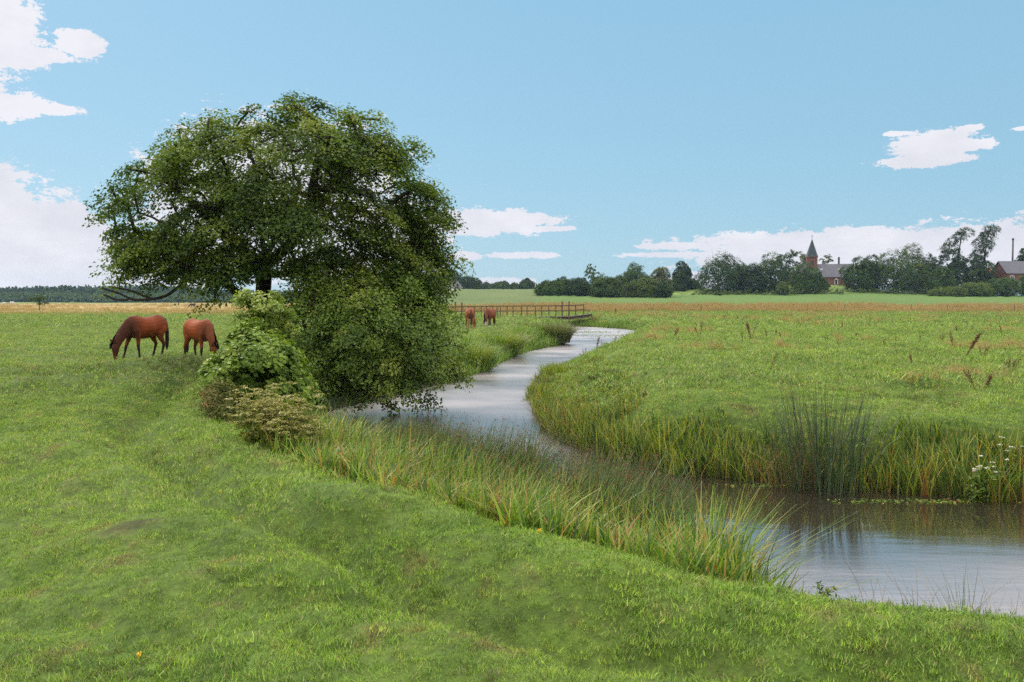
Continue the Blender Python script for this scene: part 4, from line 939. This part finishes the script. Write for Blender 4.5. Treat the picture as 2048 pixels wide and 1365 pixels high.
def houses():
    Y = 285; x = (2046-1024)/1774*Y; zb = pt(2046, 572, Y)[2]-1.2; z = zb
    r = empty('brick_house', (x, Y, z), math.radians(6), label='red brick house with grey roof at the right picture edge', cat='house')
    ze = pt(2046, 547, Y)[2]-z; zt = pt(2046, 524, Y)[2]-z
    w, rf = MB(), MB(); gable(w, rf, 17.5, 8, ze, zt-ze); w.build('wall', MT['brick'], r); rf.build('roof', MT['slate'], r)
    for xx in (-7.0, -2.5, 2, 6.2): window_box(r, xx, -4.0, ze-1.5, 1.3, 1.3)
    m = MB(); m.box((-4.5, -4.05, 1.05), (1.0, .12, 2.1)); m.build('door', MT['whitewall'], r)
    x2 = (1988-1024)/1774*297; z2 = zb
    r2 = empty('tiled_house', (x2, 297, z2), math.radians(4), label='house with orange tiled roof mostly hidden behind the grey roofed brick house', cat='house')
    w, rf = MB(), MB(); gable(w, rf, 9, 6.5, pt(0, 550, 297)[2]-z2, 2.1); w.build('wall', MT['brick'], r2); rf.build('roof', MT['tile'], r2)
    window_box(r2, -2, -3.25, 2.8, 1, 1)
    xs = (2022-1024)/1774*300; zz = H(xs, 300)
    m = MB(); top = pt(2022, 480, 300)[2]; m.tube([(0, 0, 0), (0, 0, top-zz)], [.34, .26], 12); m.tube([(0, 0, top-zz), (0, 0, top-zz+.5)], [.36, .36], 12)
    o = m.build('flue_pipe', MT['metal'], None, True, label='tall thin dark flue pipe rising behind the brick house', cat='chimney'); o.location = (xs, 300, zz)
    Y = 362; x = (908-1024)/1774*Y; z = H(x, Y)-.3
    r = empty('farmhouse', (x, Y, z), math.radians(62), label='white gabled farmhouse under dark trees beyond the middle field', cat='house')
    w, rf = MB(), MB(); gable(w, rf, 6.0, 4.2, 1.5, 2.4); w.build('wall', MT['whitewall'], r); rf.build('roof', MT['slate'], r)
    m = MB(); m.box((-3.03, 0, 2.1), (.1, .6, .8)); m.build('window', MT['glass'], r)
    r2x = (892-1024)/1774*366; r2 = empty('farm_shed', (r2x, 366, H(r2x, 366)-.3), math.radians(10), label='low pale shed left of the white gabled farmhouse', cat='shed')
    w, rf = MB(), MB(); gable(w, rf, 6, 4, 1.5, 1.6); w.build('wall', MT['whitewall'], r2); rf.build('roof', MT['slate'], r2)
    m = MB(); m.box((1, -2.05, .75), (1, .1, 1.5)); m.build('door', MT['metal'], r2)
    xp = (1071-1024)/1774*358; zp = H(xp, 358); m = MB(); tp = pt(1071, 560, 358)[2]-zp; m.tube([(0, 0, 0), (0, 0, tp)], [.13, .09], 8); m.tube([(0, 0, tp), (0, 0, tp+.2)], [.14, .05], 8)
    o = m.build('flag_pole', MT['whitewall'], None, True, label='thin white pole standing at the end of the distant hedge', cat='pole'); o.location = (xp, 358, zp)
houses()

# ------------------------------------------------------------------ footbridge, posts
def bridge():
    Y = 103.; X = lambda px: (px-1024)/1774*Y
    zr = lambda px: np.interp(px, [880, 925, 1130, 1168], [615.5, 612.5, 611.0, 609.5])
    zd = lambda px: np.interp(px, [880, 925, 1140, 1185], [631, 631.5, 631.5, 626])
    Z = lambda y_: pt(1024, y_, Y)[2]
    x0 = X(1040); zb = H(x0, Y)
    r = empty('footbridge', (x0, Y, 0), 0, label='long brown wooden footbridge with post and rail sides crossing the river', cat='footbridge')
    L = lambda px, z, dy=0: (X(px)-x0, dy, z)
    d = MB(); P = [L(p_, Z(zd(p_))-.08) for p_ in (885, 925, 1060, 1140, 1183)]
    for a, b in zip(P[:-1], P[1:]):
        d.add([(a[0], -.75, a[2]-.07), (b[0], -.75, b[2]-.07), (b[0], .75, b[2]-.07), (a[0], .75, a[2]-.07), (a[0], -.75, a[2]), (b[0], -.75, b[2]), (b[0], .75, b[2]), (a[0], .75, a[2])], [(3, 2, 1, 0), (4, 5, 6, 7), (0, 1, 5, 4), (1, 2, 6, 5), (2, 3, 7, 6), (3, 0, 4, 7)])
    d.build('deck', MT['deck'], r)
    for dy in (-.55, .55):
        bm_ = MB()
        for a, b in zip(P[:-1], P[1:]): bm_.add([(a[0], dy-.08, a[2]-.36), (b[0], dy-.08, b[2]-.36), (b[0], dy+.08, b[2]-.36), (a[0], dy+.08, a[2]-.36), (a[0], dy-.08, a[2]-.075), (b[0], dy-.08, b[2]-.075), (b[0], dy+.08, b[2]-.075), (a[0], dy+.08, a[2]-.075)], [(3, 2, 1, 0), (4, 5, 6, 7), (0, 1, 5, 4), (1, 2, 6, 5), (2, 3, 7, 6), (3, 0, 4, 7)])
        bm_.build('beam', MT['wood'], r)
    posts = {-1: [(912, 605), (938, 613), (963, 613), (985, 613), (1001, 613), (1026, 613), (1054, 612), (1083, 612), (1111, 612), (1137, 604), (1166, 609)], 1: [(923, 606), (949, 613), (972, 613), (994, 613), (1014, 613), (1043, 612), (1071, 612), (1098, 612), (1125, 604), (1152, 610)]}
    for s, lst in posts.items():
        for (px, ty) in lst:
            x = X(px)-x0; zt = Z(ty); zbm = Z(zd(px))-.45; pm = MB()
            tall = ty < 608
            if tall: zbm = min(zbm, -1.4) if abs(px-1130) < 12 else H(X(px), Y)-.3
            pm.box((x, s*.80, (zt+zbm)/2), (.16 if tall else .11, .14 if tall else .10, zt-zbm)); o = pm.build('post', MT['wood'], r)
            if tall: q = MB(); q.box((x, s*.80, zt+.03), (.24, .22, .07), 0, .7); q.build('cap', MT['deck'], o)
        for kk, frac in ((0, 0), (1, .5)):
            m = MB(); pp = [880, 925, 1040, 1130, 1168]
            for a, b in zip(pp[:-1], pp[1:]):
                za, zb_ = (Z(zr(q)*(1-frac)+zd(q)*frac) for q in (a, b)); xa, xb = X(a)-x0, X(b)-x0; yy = s*.72; h_ = .11 if kk == 0 else .10
                m.add([(xa, yy-.035, za-h_), (xb, yy-.035, zb_-h_), (xb, yy+.035, zb_-h_), (xa, yy+.035, za-h_), (xa, yy-.035, za), (xb, yy-.035, zb_), (xb, yy+.035, zb_), (xa, yy+.035, za)], [(3, 2, 1, 0), (4, 5, 6, 7), (0, 1, 5, 4), (1, 2, 6, 5), (2, 3, 7, 6), (3, 0, 4, 7)])
            m.build('rail', MT['wood'], r)
bridge()
def fence_post(px, Y, h, w, label, group=None):
    x = (px-1024)/1774*Y; z = H(x, Y); m = MB(); m.tube([(0, 0, -.1), (.01, 0, h*.6), (.015, .01, h-.03), (.015, .01, h)], [w/2, w/2, w/2*.95, w/2*.6], 8)
    o = m.build('fence_post', MT['post'], None, True, label=label, cat='fence post', group=group); o.location = (x, Y, z)
fence_post(1231, 122, .95, .17, 'stout weathered fence post standing right of the footbridge', 'field fence posts')
fence_post(1176, 112, .95, .09, 'slim fence post just off the right end of the footbridge', 'field fence posts')
for px in (1307, 1402, 1615, 1688, 1822, 1894, 2028):
    fence_post(px, 147, 1.5, .09, 'thin dark post rising from the tan grass strip before the green field', 'thin posts in the tan grass')

# ------------------------------------------------------------------ horses and cattle
def coat_mat(name, body, dark, rough=.75):
    m, nt, b = mat(name); d = nn_attr(nt, 'dark'); w = nn_attr(nt, 'white')
    tc = nt.nodes.new('ShaderNodeTexCoord').outputs['Object']
    f = nn_noise(nt, 3.0, 3, .5, tc)
    c = nn_ramp(nt, f, [(.3, tuple(v*.85 for v in body)), (.7, tuple(min(1, v*1.2) for v in body))])
    c = nn_mix(nt, d, c, dark); c = nn_mix(nt, w, c, (.62, .58, .52))
    nt.links.new(c, b.inputs['Base Color']); b.inputs['Roughness'].default_value = rough; b.inputs['Specular IOR Level'].default_value = .2; return m
HAIR = plain('black_hair', (.018, .013, .011), .55, (.035, .022, .016), 25, .3)
HAIRB = plain('brown_hair', (.10, .035, .018), .55, (.06, .022, .014), 25, .3)
EYE = plain('eye_black', (.01, .008, .007), .1, (.01, .008, .007), 5, .6)
def loft(mb, secs, n=14, flatten=None):
    """secs: (centre xyz, in-plane half height, half width, tangent angle in xz)"""
    rings = []; k = len(secs)
    for i, (c, a, w) in enumerate(secs):
        c = Vector(c); d = (Vector(secs[min(i+1, k-1)][0])-Vector(secs[max(i-1, 0)][0])).normalized()
        sdv = Vector((0, 1, 0)); sdv = (sdv-d*d.dot(sdv)).normalized(); up = sdv.cross(d)
        rings.append([c+up*a*math.cos(2*math.pi*j/n)+sdv*w*math.sin(2*math.pi*j/n) for j in range(n)])
    vs = [v for r in rings for v in r]; fs = []
    for i in range(k-1):
        for j in range(n): fs.append((i*n+j, i*n+(j+1) % n, (i+1)*n+(j+1) % n, (i+1)*n+j))
    fs += [tuple(range(n)), tuple(range((k-1)*n, k*n))[::-1]]
    mb.add(vs, fs)
def make_horse(name, label, cat, loc, heading, scale, coat, hair, fore=(0, 0), hind=(0, 0), yaw=0.0, socks=False, blaze=False, darkleg=1.0, darkneck=.6, cow=False, group=None, tail_off=0.0, darkhead=.7, slope=0.0):
    root = empty(name, loc, heading, label=label, cat=cat, group=group)
    root.scale = (scale,)*3; root.rotation_euler = (0, slope, heading)
    def bend(p):
        x, y, z = p; t = float(sstep(.42, .95, np.array(x))); a = yaw*t; cx = .45; dx = x-cx
        return (cx+dx*math.cos(a)-y*math.sin(a), dx*math.sin(a)+y*math.cos(a), z)
    mb = MB()
    T = [((-.80, 0, 1.24), .10, .09), ((-.76, 0, 1.20), .20, .17), ((-.64, 0, 1.17), .30, .25), ((-.48, 0, 1.155), .345, .285), ((-.28, 0, 1.11), .335, .30), ((-.05, 0, 1.065), .35, .325), ((.18, 0, 1.06), .36, .315), ((.38, 0, 1.09), .375, .265), ((.54, 0, 1.12), .345, .215), ((.66, 0, 1.10), .27, .17), ((.73, 0, 1.06), .18, .12)]
    loft(mb, T, 18)
    # neck and head, grazing
    nk = [((.46, 0, 1.22), .27, .15), ((.62, 0, 1.13), .265, .135), ((.78, 0, 1.00), .225, .115), ((.92, 0, .86), .185, .10), ((1.03, 0, .72), .155, .09), ((1.10, 0, .60), .135, .085), ((1.13, 0, .50), .12, .08)]
    hd = [((1.15, 0, .585), .06, .06), ((1.165, 0, .53), .115, .085), ((1.17, 0, .45), .135, .092), ((1.175, 0, .36), .115, .082), ((1.18, 0, .27), .085, .066), ((1.185, 0, .19), .068, .056), ((1.185, 0, .12), .064, .056), ((1.18, 0, .065), .055, .050), ((1.17, 0, .035), .03, .03)]
    nk = [(bend(c), a, w) for c, a, w in nk]; hd = [(bend(c), a, w) for c, a, w in hd]
    loft(mb, nk, 14); loft(mb, hd, 14)
    for s in (-1, 1):   # ears
        e0 = bend((1.19, s*.05, .60)); e1 = bend((1.27, s*.085, .70)); e2 = bend((1.31, s*.09, .76)); mb.tube([e0, e1, e2], [.035, .032, .012], 8)
    feet = []
    for s in (-1, 1):
        fa = math.tan(math.radians(fore[0 if s > 0 else 1])); ha = math.tan(math.radians(hind[0 if s > 0 else 1]))
        def fx(x, z): return x+(1.0-z)*fa
        def hx(x, z): return x+(1.0-z)*ha
        y = s*.155
        L = [((fx(.47, 1.15), y*.8, 1.15), .17, .10), ((fx(.47, .98), y, .98), .15, .105), ((fx(.44, .82), y, .82), .105, .085), ((fx(.45, .66), y, .66), .07, .062), ((fx(.47, .50), y, .50), .052, .052), ((fx(.465, .44), y, .44), .052, .050), ((fx(.455, .32), y, .32), .036, .034), ((fx(.45, .20), y, .20), .036, .034), ((fx(.455, .145), y, .145), .044, .040), ((fx(.475, .09), y, .09), .038, .036), ((fx(.49, .055), y, .055), .052, .048), ((fx(.50, 0), y, 0), .064, .058)]
        loft(mb, L, 12)
        y = s*.165
        L = [((hx(-.52, 1.20), y*.7, 1.20), .22, .13), ((hx(-.50, 1.02), y*.95, 1.02), .21, .14), ((hx(-.44, .86), y, .86), .165, .12), ((hx(-.50, .72), y, .72), .105, .085), ((hx(-.60, .60), y, .60), .068, .055), ((hx(-.655, .52), y, .52), .062, .048), ((hx(-.645, .44), y, .44), .050, .043), ((hx(-.63, .32), y, .32), .040, .037), ((hx(-.62, .20), y, .20), .039, .036), ((hx(-.61, .145), y, .145), .047, .042), ((hx(-.585, .09), y, .09), .040, .037), ((hx(-.57, .055), y, .055), .052, .048), ((hx(-.56, 0), y, 0), .066, .058)]
        loft(mb, L, 12)
    tmp = mb.build('tmp', coat)
    md = tmp.modifiers.new('r', 'REMESH'); md.mode = 'VOXEL'; md.voxel_size = .017; md.use_smooth_shade = True
    ms = tmp.modifiers.new('s', 'SMOOTH'); ms.factor = .5; ms.iterations = 5
    dg = bpy.context.evaluated_depsgraph_get(); me = bpy.data.meshes.new_from_object(tmp.evaluated_get(dg)); me.name = 'body'
    bpy.data.objects.remove(tmp)
    n = len(me.vertices); co = np.empty(n*3, np.float32); me.vertices.foreach_get('co', co); co = co.reshape(-1, 3)
    X, Yv, Zv = co[:, 0], co[:, 1], co[:, 2]
    isleg = (Zv < .66) & ~((np.hypot(X-.45, Yv) > .55) & (X > .47))
    dk = np.where(isleg, darkleg*(1-sstep(.42, .66, Zv)), 0)
    neckd = darkneck*sstep(.30, .75, X+(1.45-Zv)*.15)*((Zv > .66) | ((np.hypot(X-.45, Yv) > .55) & (X > .47))); head_ = (np.hypot(X-.45, Yv) > .55) & (X > .47)
    dk = np.maximum(dk, np.where(head_ | (X > .3), neckd, 0)); dk = np.maximum(dk, np.where(head_, darkhead*(1-sstep(.10, .30, Zv)), 0))
    dk = np.maximum(dk, darkneck*.7*sstep(1.36, 1.47, Zv))
    wt = np.zeros(n)
    if socks: wt = np.maximum(wt, np.where(isleg & (Zv < .26), 1, 0)*(Zv > .05))
    if blaze:
        hp = np.array(bend((1.28, 0, .35))); wt = np.maximum(wt, np.exp(-(((co-hp)**2*np.array([1, 1, .25])).sum(1))/.008)); wt = np.maximum(wt, np.where(head_ & (Zv < .14), .7, 0))
    if cow: wt = np.full(n, 1.0)*(coat.name == 'cow_white')
    for nm, arr in (('dark', dk), ('white', np.clip(wt, 0, 1))):
        at = me.attributes.new(nm, 'FLOAT', 'POINT'); at.data.foreach_set('value', np.clip(arr, 0, 1).astype(np.float32))
    me.materials.clear(); me.materials.append(coat)
    body = link('body', me, root)
    for s in (-1, 1):
        e = MB(); c = Vector(bend((1.215, s*.083, .455))); e.tube([c+Vector((0, 0, -.018)), c, c+Vector((0, 0, .018))], [.008, .018, .008], 8); e.build('eye', EYE, root, True)
    # tail: a hanging switch of hair
    V = []; tx = -.80
    tm = MB(); sec = [((tx+.10, 0, 1.38), .035, .035), ((tx+.0, tail_off*.2, 1.33), .045, .045), ((tx-.045, tail_off*.4, 1.12), .050, .055), ((tx-.075, tail_off*.6, .90), .058, .068), ((tx-.07, tail_off*.8, .66), .060, .075), ((tx-.06, tail_off, .44), .045, .062), ((tx-.05, tail_off, .30), .014, .02)]
    if cow: sec = [(c, a*.35, w*.35) for c, a, w in sec]
    loft(tm, sec, 12); tm.build('tail', hair, root, True)
    if not cow:
        n_ = 420; t = RNG.random(n_); cr = [(.34, 1.46), (.52, 1.42), (.72, 1.27), (.92, 1.07), (1.08, .87), (1.19, .70), (1.24, .62)]
        cx_ = np.interp(t*6, range(7), [c[0] for c in cr]); cz = np.interp(t*6, range(7), [c[1] for c in cr])
        bs = np.array([bend((a, RNG.normal(0, .012), z+.0)) for a, z in zip(cx_, cz)])
        sidev = -1 if yaw >= 0 else 1
        ya = (math.pi/2*sidev+yaw*sstep(.42, .95, cx_))+RNG.normal(0, .3, n_)
        ln = .14+.12*RNG.random(n_); k = 5; tt = np.linspace(0, 1, k)[None, :, None]
        dirh = np.stack([np.cos(ya), np.sin(ya), 0*ya], 1)[:, None]
        cpt = bs[:, None]+dirh*(np.minimum(tt*.22, .13)*1.0)*1.0-np.array([0, 0, 1.])*ln[:, None, None]*tt**1.3*1.0+np.array([0, 0, .015])
        sdv = np.array([1., 0, .3])[None, None]*.010
        Vv = np.stack([cpt-sdv, cpt+sdv], 2).reshape(-1, 3); o_ = (np.arange(n_)*k*2)[:, None]+np.arange(k-1)[None]*2
        Qq = np.stack([o_, o_+1, o_+3, o_+2], -1).reshape(-1, 4)
        mn = MB()
        for i in range(len(cr)-1):
            a = bend((cr[i][0]-.02, 0, cr[i][1]-.02)); b = bend((cr[i+1][0]-.02, 0, cr[i+1][1]-.02)); mn.tube([a, b], [.045, .045], 6)
        Vt = np.array([tuple(v) for v in mn.v]); Qt = np.array([f for f in mn.f if len(f) == 4])
        me2 = mesh_np('mane', np.vstack([Vv, Vt]), np.vstack([Qq, Qt+len(Vv)]), hair, None, True); link('mane', me2, root)
    return root
BAY = coat_mat('bay_coat', (.20, .043, .009), (.028, .014, .010)); CHE = coat_mat('chestnut_coat', (.25, .058, .012), (.04, .022, .012)); LCH = coat_mat('light_chestnut_coat', (.27, .078, .024), (.10, .04, .02)); BR = coat_mat('brown_coat', (.19, .052, .018), (.04, .02, .014))
def on(px, Y): x = (px-1024)/1774*Y; return (x, Y, H(x, Y))
def horses():
    l = on(291, 30.2)
    make_horse('horse', 'dark maned bay horse grazing side-on, leftmost in the meadow', 'horse', (l[0], l[1], l[2]-.01), math.radians(243), 1.04, BAY, HAIR, (-4, 19), (8, 12), 0.0, darkneck=.75, group='grazing horses')
    l = on(398, 30.3)
    make_horse('horse', 'reddish bay horse grazing beside the big tree, head towards the river', 'horse', (l[0], l[1], l[2]-.01), math.radians(-43), 1.02, CHE, HAIR, (4, -3), (2, -4), -.15, darkneck=.45, darkhead=.3, group='grazing horses', slope=.0)
    l = on(939, 60.5)
    make_horse('horse', 'light chestnut horse seen from behind near the footbridge', 'horse', (l[0], l[1], l[2]-.01), math.radians(100), 1.0, LCH, HAIR, (3, -5), (-3, 5), -.75, darkleg=.15, darkneck=.05, darkhead=.0, group='grazing horses')
    l = on(979, 66)
    make_horse('horse', 'brown horse with white socks facing us near the footbridge', 'horse', (l[0], l[1], l[2]-.01), math.radians(250), 1.05, BR, HAIR, (4, -4), (0, 6), .25, socks=True, blaze=True, darkneck=.4, group='grazing horses')
    CW = coat_mat('cow_white', (.6, .57, .5), (.5, .45, .4)); CD = coat_mat('cow_dark', (.05, .035, .03), (.02, .015, .012))
    for px, Y, c, hd, lab in ((9, 330, CW, 3.0, 'cream cow at the far left edge of the tan field'), (25, 325, CW, .2, 'cream cow second from the left edge of the tan field'), (93, 330, CD, .1, 'dark cow grazing far off right of the young tree'), (386, 250, CD, 3.2, 'tiny dark cow grazing far off below the big tree crown')):
        l = on(px, Y); make_horse('cow', lab, 'cow', l, hd, .95, c, HAIR if c is CD else HAIRB, cow=True, darkleg=0, darkneck=0, darkhead=0, group='distant cattle')
horses()

# ------------------------------------------------------------------ individual plants
def dock(px, py, hpx, label, group='docks in the meadow', stems=None, lean=0.0, Yz=None, name='dock_plant'):
    x, Y = gp(px, py) if Yz is None else ((px-1024)/1774*Yz, Yz)
    z = H(x, Y); z = max(z, WATER_Z); h = hpx*Y/1774*1.25
    n = stems or RNG.integers(1, 4); parts = []; mis = []
    yaw = RNG.random(n)*6.283; ln = np.full(n, .12)+.25*RNG.random(n)+abs(lean)
    if lean: yaw = np.where(RNG.random(n) < .8, 0 if lean > 0 else math.pi, yaw)
    V, Q, A = ribbons(RNG.normal(0, .03*h, (n, 3))*np.array([1, 1, 0]), h*(.7+.3*RNG.random(n)), np.full(n, max(.012, .02*h)), yaw, ln, .1*RNG.random(n), 5, RNG.random(n), .4)
    V90, Q90, A90 = ribbons(V.reshape(n, 6, 2, 3)[:, 0].mean(1), h*(.7+.3*RNG.random(n))*.95, np.full(n, max(.012, .02*h)), yaw, ln, .1*RNG.random(n), 5, RNG.random(n), .4, side=RNG.random(n)*6.28)
    ax = V.reshape(n, 6, 2, 3).mean(2); m_ = 70; k = np.repeat(np.arange(n), m_); t = RNG.random(len(k))**.8*3+2; i0 = np.minimum(t.astype(int), 4); fr = (t-i0)[:, None]
    c = ax[k, i0]*(1-fr)+ax[k, i0+1]*fr+RNG.normal(0, .022*h+.006, (len(k), 3))*np.array([1, 1, 1.6])
    V2, Q2, A2 = leaves(c, RNG.normal(size=(len(k), 3)), (.035*h+.012)*(.6+.8*RNG.random(len(k))))
    Vj, Qj, Aj = joinp([(V, Q, A), (V90, Q90, A90), (V2, Q2, A2)])
    o = link(name, mesh_np(name, Vj, Qj, MT['dock'], {'rnd': Aj}), label=label, cat='plant', group=group); o.location = (x, Y, z-.02)
def docks():
    cv = lambda X, Yc: (1200+X/2.415, 600+Yc/2.415)
    special = [(825, 365, 75, 1, 0, 'single upright rust brown dock spike alone in mid meadow'),
        (1765, 300, 100, 5, .35, 'large bushy rust brown dock leaning left in the right meadow'),
        (1988, 365, 78, 3, 0, 'taller dock of the pair at the right picture edge'), (1965, 355, 60, 1, 0, 'thin dock left of the taller one at the right picture edge'),
        (1818, 480, 85, 2, -.2, 'left stalk of the nearest dock pair in the right meadow'), (1850, 480, 75, 3, .2, 'right bushier stalk of the nearest dock pair in the right meadow'),
        (480, 215, 80, 2, 0, 'tall dock beside the river bend right of the bank'), (728, 205, 75, 5, 0, 'dense reddish dock cluster in the left part of the far meadow'),
        (352, 200, 50, 3, .2, 'leaning dock nearest to the river bend'), (1510, 330, 60, 2, 0, 'thin dock low in the centre of the right meadow')]
    for X, Yc, h, st, ln, lab in special: q = cv(X, Yc); dock(q[0], q[1], h/2.415, lab, None, st, ln)
    for X, Yc, h in ((380, 225, 42), (545, 215, 32), (605, 118, 38), (550, 116, 28), (655, 112, 28), (690, 240, 58), (808, 200, 55), (850, 190, 32), (882, 200, 48), (912, 225, 24), (1092, 205, 32), (1165, 155, 38), (1237, 200, 28), (1268, 215, 34), (1375, 230, 28), (1425, 215, 30), (1558, 200, 55), (1655, 200, 38), (1707, 240, 80), (1850, 310, 62), (1940, 190, 46), (427, 400, 32), (1720, 165, 40), (1800, 170, 30), (1880, 165, 34), (520, 195, 22), (600, 190, 26)):
        q = cv(X, Yc); dock(q[0], q[1], h/2.415, 'small rust brown dock stalk scattered in the meadow across the river', 'small docks across the river')
    # rusty docks in the near bank bed
    for px, Yz, h, lab in ((950, 9.6, .75, 'rusty dock left of centre in the near bank sedge'), (1062, 9.4, .85, 'tallest rusty dock in the middle of the near bank sedge'), (835, 10.6, .6, 'rusty dock at the left part of the near bank sedge'), (1000, 8.9, .6, 'low rusty dock at the lower edge of the near bank sedge'), (1195, 8.6, .6, 'rusty dock right of centre in the near bank sedge'), (1305, 7.3, .35, 'thin rusty dock spike at the edge of the lawn')):
        dock(px, 0, h*1774/Yz, lab, None, 3, 0, Yz)
    for px, Yz, h in ((1190, 46, .9), (1205, 47.5, .6), (1222, 49, .7), (1170, 43.5, .5)):
        dock(px, 0, h*1774/Yz, 'dark dock spike standing at the water edge of the river bend', 'docks at the river bend', 2, 0, Yz)
docks()

def umbel(name, px, Y, h, m, label, cat, group, nst=7, hr=.05, green=None, spread=.35, zoff=0.0):
    x = (px-1024)/1774*Y; z = max(H(x, Y), WATER_Z)
    root = empty(name, (x, Y, z-.02+zoff), RNG.random()*6.28, label=label, cat=cat, group=group)
    yaw = RNG.random(nst)*6.283; hh = h*(.65+.35*RNG.random(nst))
    V, Q, A = ribbons(np.zeros((nst, 3)), hh, np.full(nst, .012), yaw, spread*RNG.random(nst), .2*RNG.random(nst), 5, RNG.random(nst)*.5, .5)
    V0, Q0, A0 = ribbons(np.zeros((nst, 3)), hh, np.full(nst, .012), yaw, spread*RNG.random(nst)*0+.01, .05*RNG.random(nst), 5, RNG.random(nst)*.5, .5)
    ax = V.reshape(nst, 6, 2, 3).mean(2)
    pl = 44 if m is MT['white'] else 16; nl = nst*pl; k = np.repeat(np.arange(nst), pl); t = RNG.random(nl)*4; i0 = t.astype(int); fr = (t-i0)[:, None]
    c = ax[k, i0]*(1-fr)+ax[k, i0+1]*fr+RNG.normal(0, .07*h, (nl, 3))*np.array([1, 1, .4])
    L2 = leaves(c, RNG.normal(size=(nl, 3))+np.array([0, 0, .9]), .10*h*(.6+.8*RNG.random(nl)), None, .5)
    Vj, Qj, Aj = joinp([(V, Q, A), L2]); link('foliage', mesh_np('foliage', Vj, Qj, green or MT['bush'], {'rnd': Aj}), root)
    tips = ax[:, 5]; side = ax[:, 4]+RNG.normal(0, .06*h, (nst, 3))*np.array([1, 1, .3]); tp = tips if m is MT['white'] else np.vstack([tips, side]); k = np.repeat(np.arange(len(tp)), 34); u = RNG.random((len(k), 2)); a = u[:, 0]*6.283; r = hr*np.sqrt(u[:, 1])*(.7+.6*RNG.random(len(tp)))[k]
    c = tp[k]+np.stack([r*np.cos(a), r*np.sin(a), .012-r*r*3+RNG.normal(0, .004, len(k))], 1)
    V3, Q3, A3 = leaves(c, RNG.normal(size=(len(k), 3))*.4+np.array([0, 0, 1]), np.full(len(k), .016+hr*.12), None, .9)
    if m is MT['white']:
        for q in range(len(tp)):
            s_ = np.repeat(k == q, 4); n_ = int((k == q).sum()); link('flower_head', mesh_np('flower_head', V3[s_], np.arange(n_*4).reshape(n_, 4), m, {'rnd': A3[s_]}), root)
    else: link('flower_heads', mesh_np('flower_heads', V3, Q3, m, {'rnd': A3}), root)
def umbels():
    spots = [(500, 16.2, 1.0), (525, 16.4, 1.1), (548, 16.5, 1.15), (572, 16.3, 1.05), (595, 16.4, .95), (512, 15.7, .85), (540, 15.6, .9), (566, 15.7, .9), (590, 15.6, .8), (615, 15.8, .75), (490, 15.6, .75), (528, 15.2, .7), (556, 15.1, .7), (584, 15.1, .65), (480, 16.0, .8), (608, 16.3, .8), (535, 16.0, 1.05), (562, 15.95, 1.0)]
    for px, Y, h in spots: umbel('umbel_plant', 550+(px-545)*.80, 11.5+(Y-16.4)*.7, h*.86, MT['ochre'], 'tan seeding umbel plant in the dense clump at the foot of the dark bush', 'plant', 'tan umbel plants', 13, .06, MT['ochreleaf'], .5)
    umbel('umbel_plant', 1960, 12.75, .72, MT['white'], 'green plant with creamy white flower heads at the opposite waterline', 'plant', None, 11, .026, MT['alder'], .45)
    umbel('umbel_plant', 2030, 13.3, .62, MT['white'], 'smaller white flowered plant at the right picture edge of the opposite bank', 'plant', None, 5, .04, MT['bush'], .3)
umbels()
def willow_herb():
    Y = 6.9; x = (1618-1024)/1774*Y; z = H(x, Y); root = empty('willowherb', (x, Y, z-.03), 0, label='slender leafy stem leaning right over the water at the end of the sedge', cat='plant')
    V = []; st = MB(); P = [(0, 0, 0), (.05, .02, .16), (.10, .03, .33), (.16, .05, .50), (.19, .06, .58)]
    st.tube(P, [.006, .005, .004, .003, .002], 6); br = [[P[2], (.17, .03, .40), (.22, .02, .44)], [P[3], (.22, .06, .56), (.27, .06, .575)], [P[3], (.13, .05, .58), (.12, .06, .64)], [P[1], (.12, 0, .21), (.18, 0, .23)]]
    for b in br: st.tube(b, [.003, .0025, .0015], 5)
    st.build('stem', MT['dock'], root, True)
    segs = [P]+br; c = []
    for s_ in segs:
        s_ = np.array(s_)
        for i in range(len(s_)-1):
            t = RNG.random(13)[:, None]; c.append(s_[i]*(1-t)+s_[i+1]*t+RNG.normal(0, .016, (13, 3)))
    c = np.vstack(c); Vv, Q, A = leaves(c, RNG.normal(size=c.shape), .035+.03*RNG.random(len(c)), None, .28)
    link('foliage', mesh_np('foliage', Vv, Q, MT['bush'], {'rnd': A}), root)
willow_herb()
YEL = plain('yellow_petal', (.75, .45, .03), .6, (.8, .55, .05), 20)
for i, (px, py) in enumerate(((277, 1325), (440, 996), (1078, 1142))):
    x, Y = gp(px, py); z = H(x, Y); m = MB(); hh = .055 if i < 2 else .035
    m.tube([(0, 0, 0), (.004, 0, hh)], [.0025, .002], 5)
    for k in range(7):
        a = k*2.4; m.tube([(.004+.008*math.cos(a), .008*math.sin(a), hh-.004*k-.002), (.004+.011*math.cos(a), .011*math.sin(a), hh-.003*k+.004)], [.003, .004], 5)
    o = m.build('yellow_flower', YEL, label='tiny yellow flower dotted in the lawn', cat='flower', group='yellow flowers in the lawn'); o.location = (x, Y, z)

# ------------------------------------------------------------------ haze
def haze():
    m = bpy.data.materials.new('haze_air'); m.use_nodes = True; nt = m.node_tree
    for n in [n for n in nt.nodes if n.type == 'BSDF_PRINCIPLED']: nt.nodes.remove(n)
    v = nt.nodes.new('ShaderNodeVolumePrincipled'); v.inputs['Color'].default_value = (.52, .74, 1, 1); v.inputs['Density'].default_value = .00013
    nt.links.new(v.outputs[0], nt.nodes['Material Output'].inputs['Volume'])
    b = MB(); b.box((0, 690, 17.5), (1840, 1460, 45)); b.build('haze', m, kind='stuff', label='pale blue air thickening towards the wooded hill', cat='haze')
if USE_HAZE if 'USE_HAZE' in globals() else True: haze()
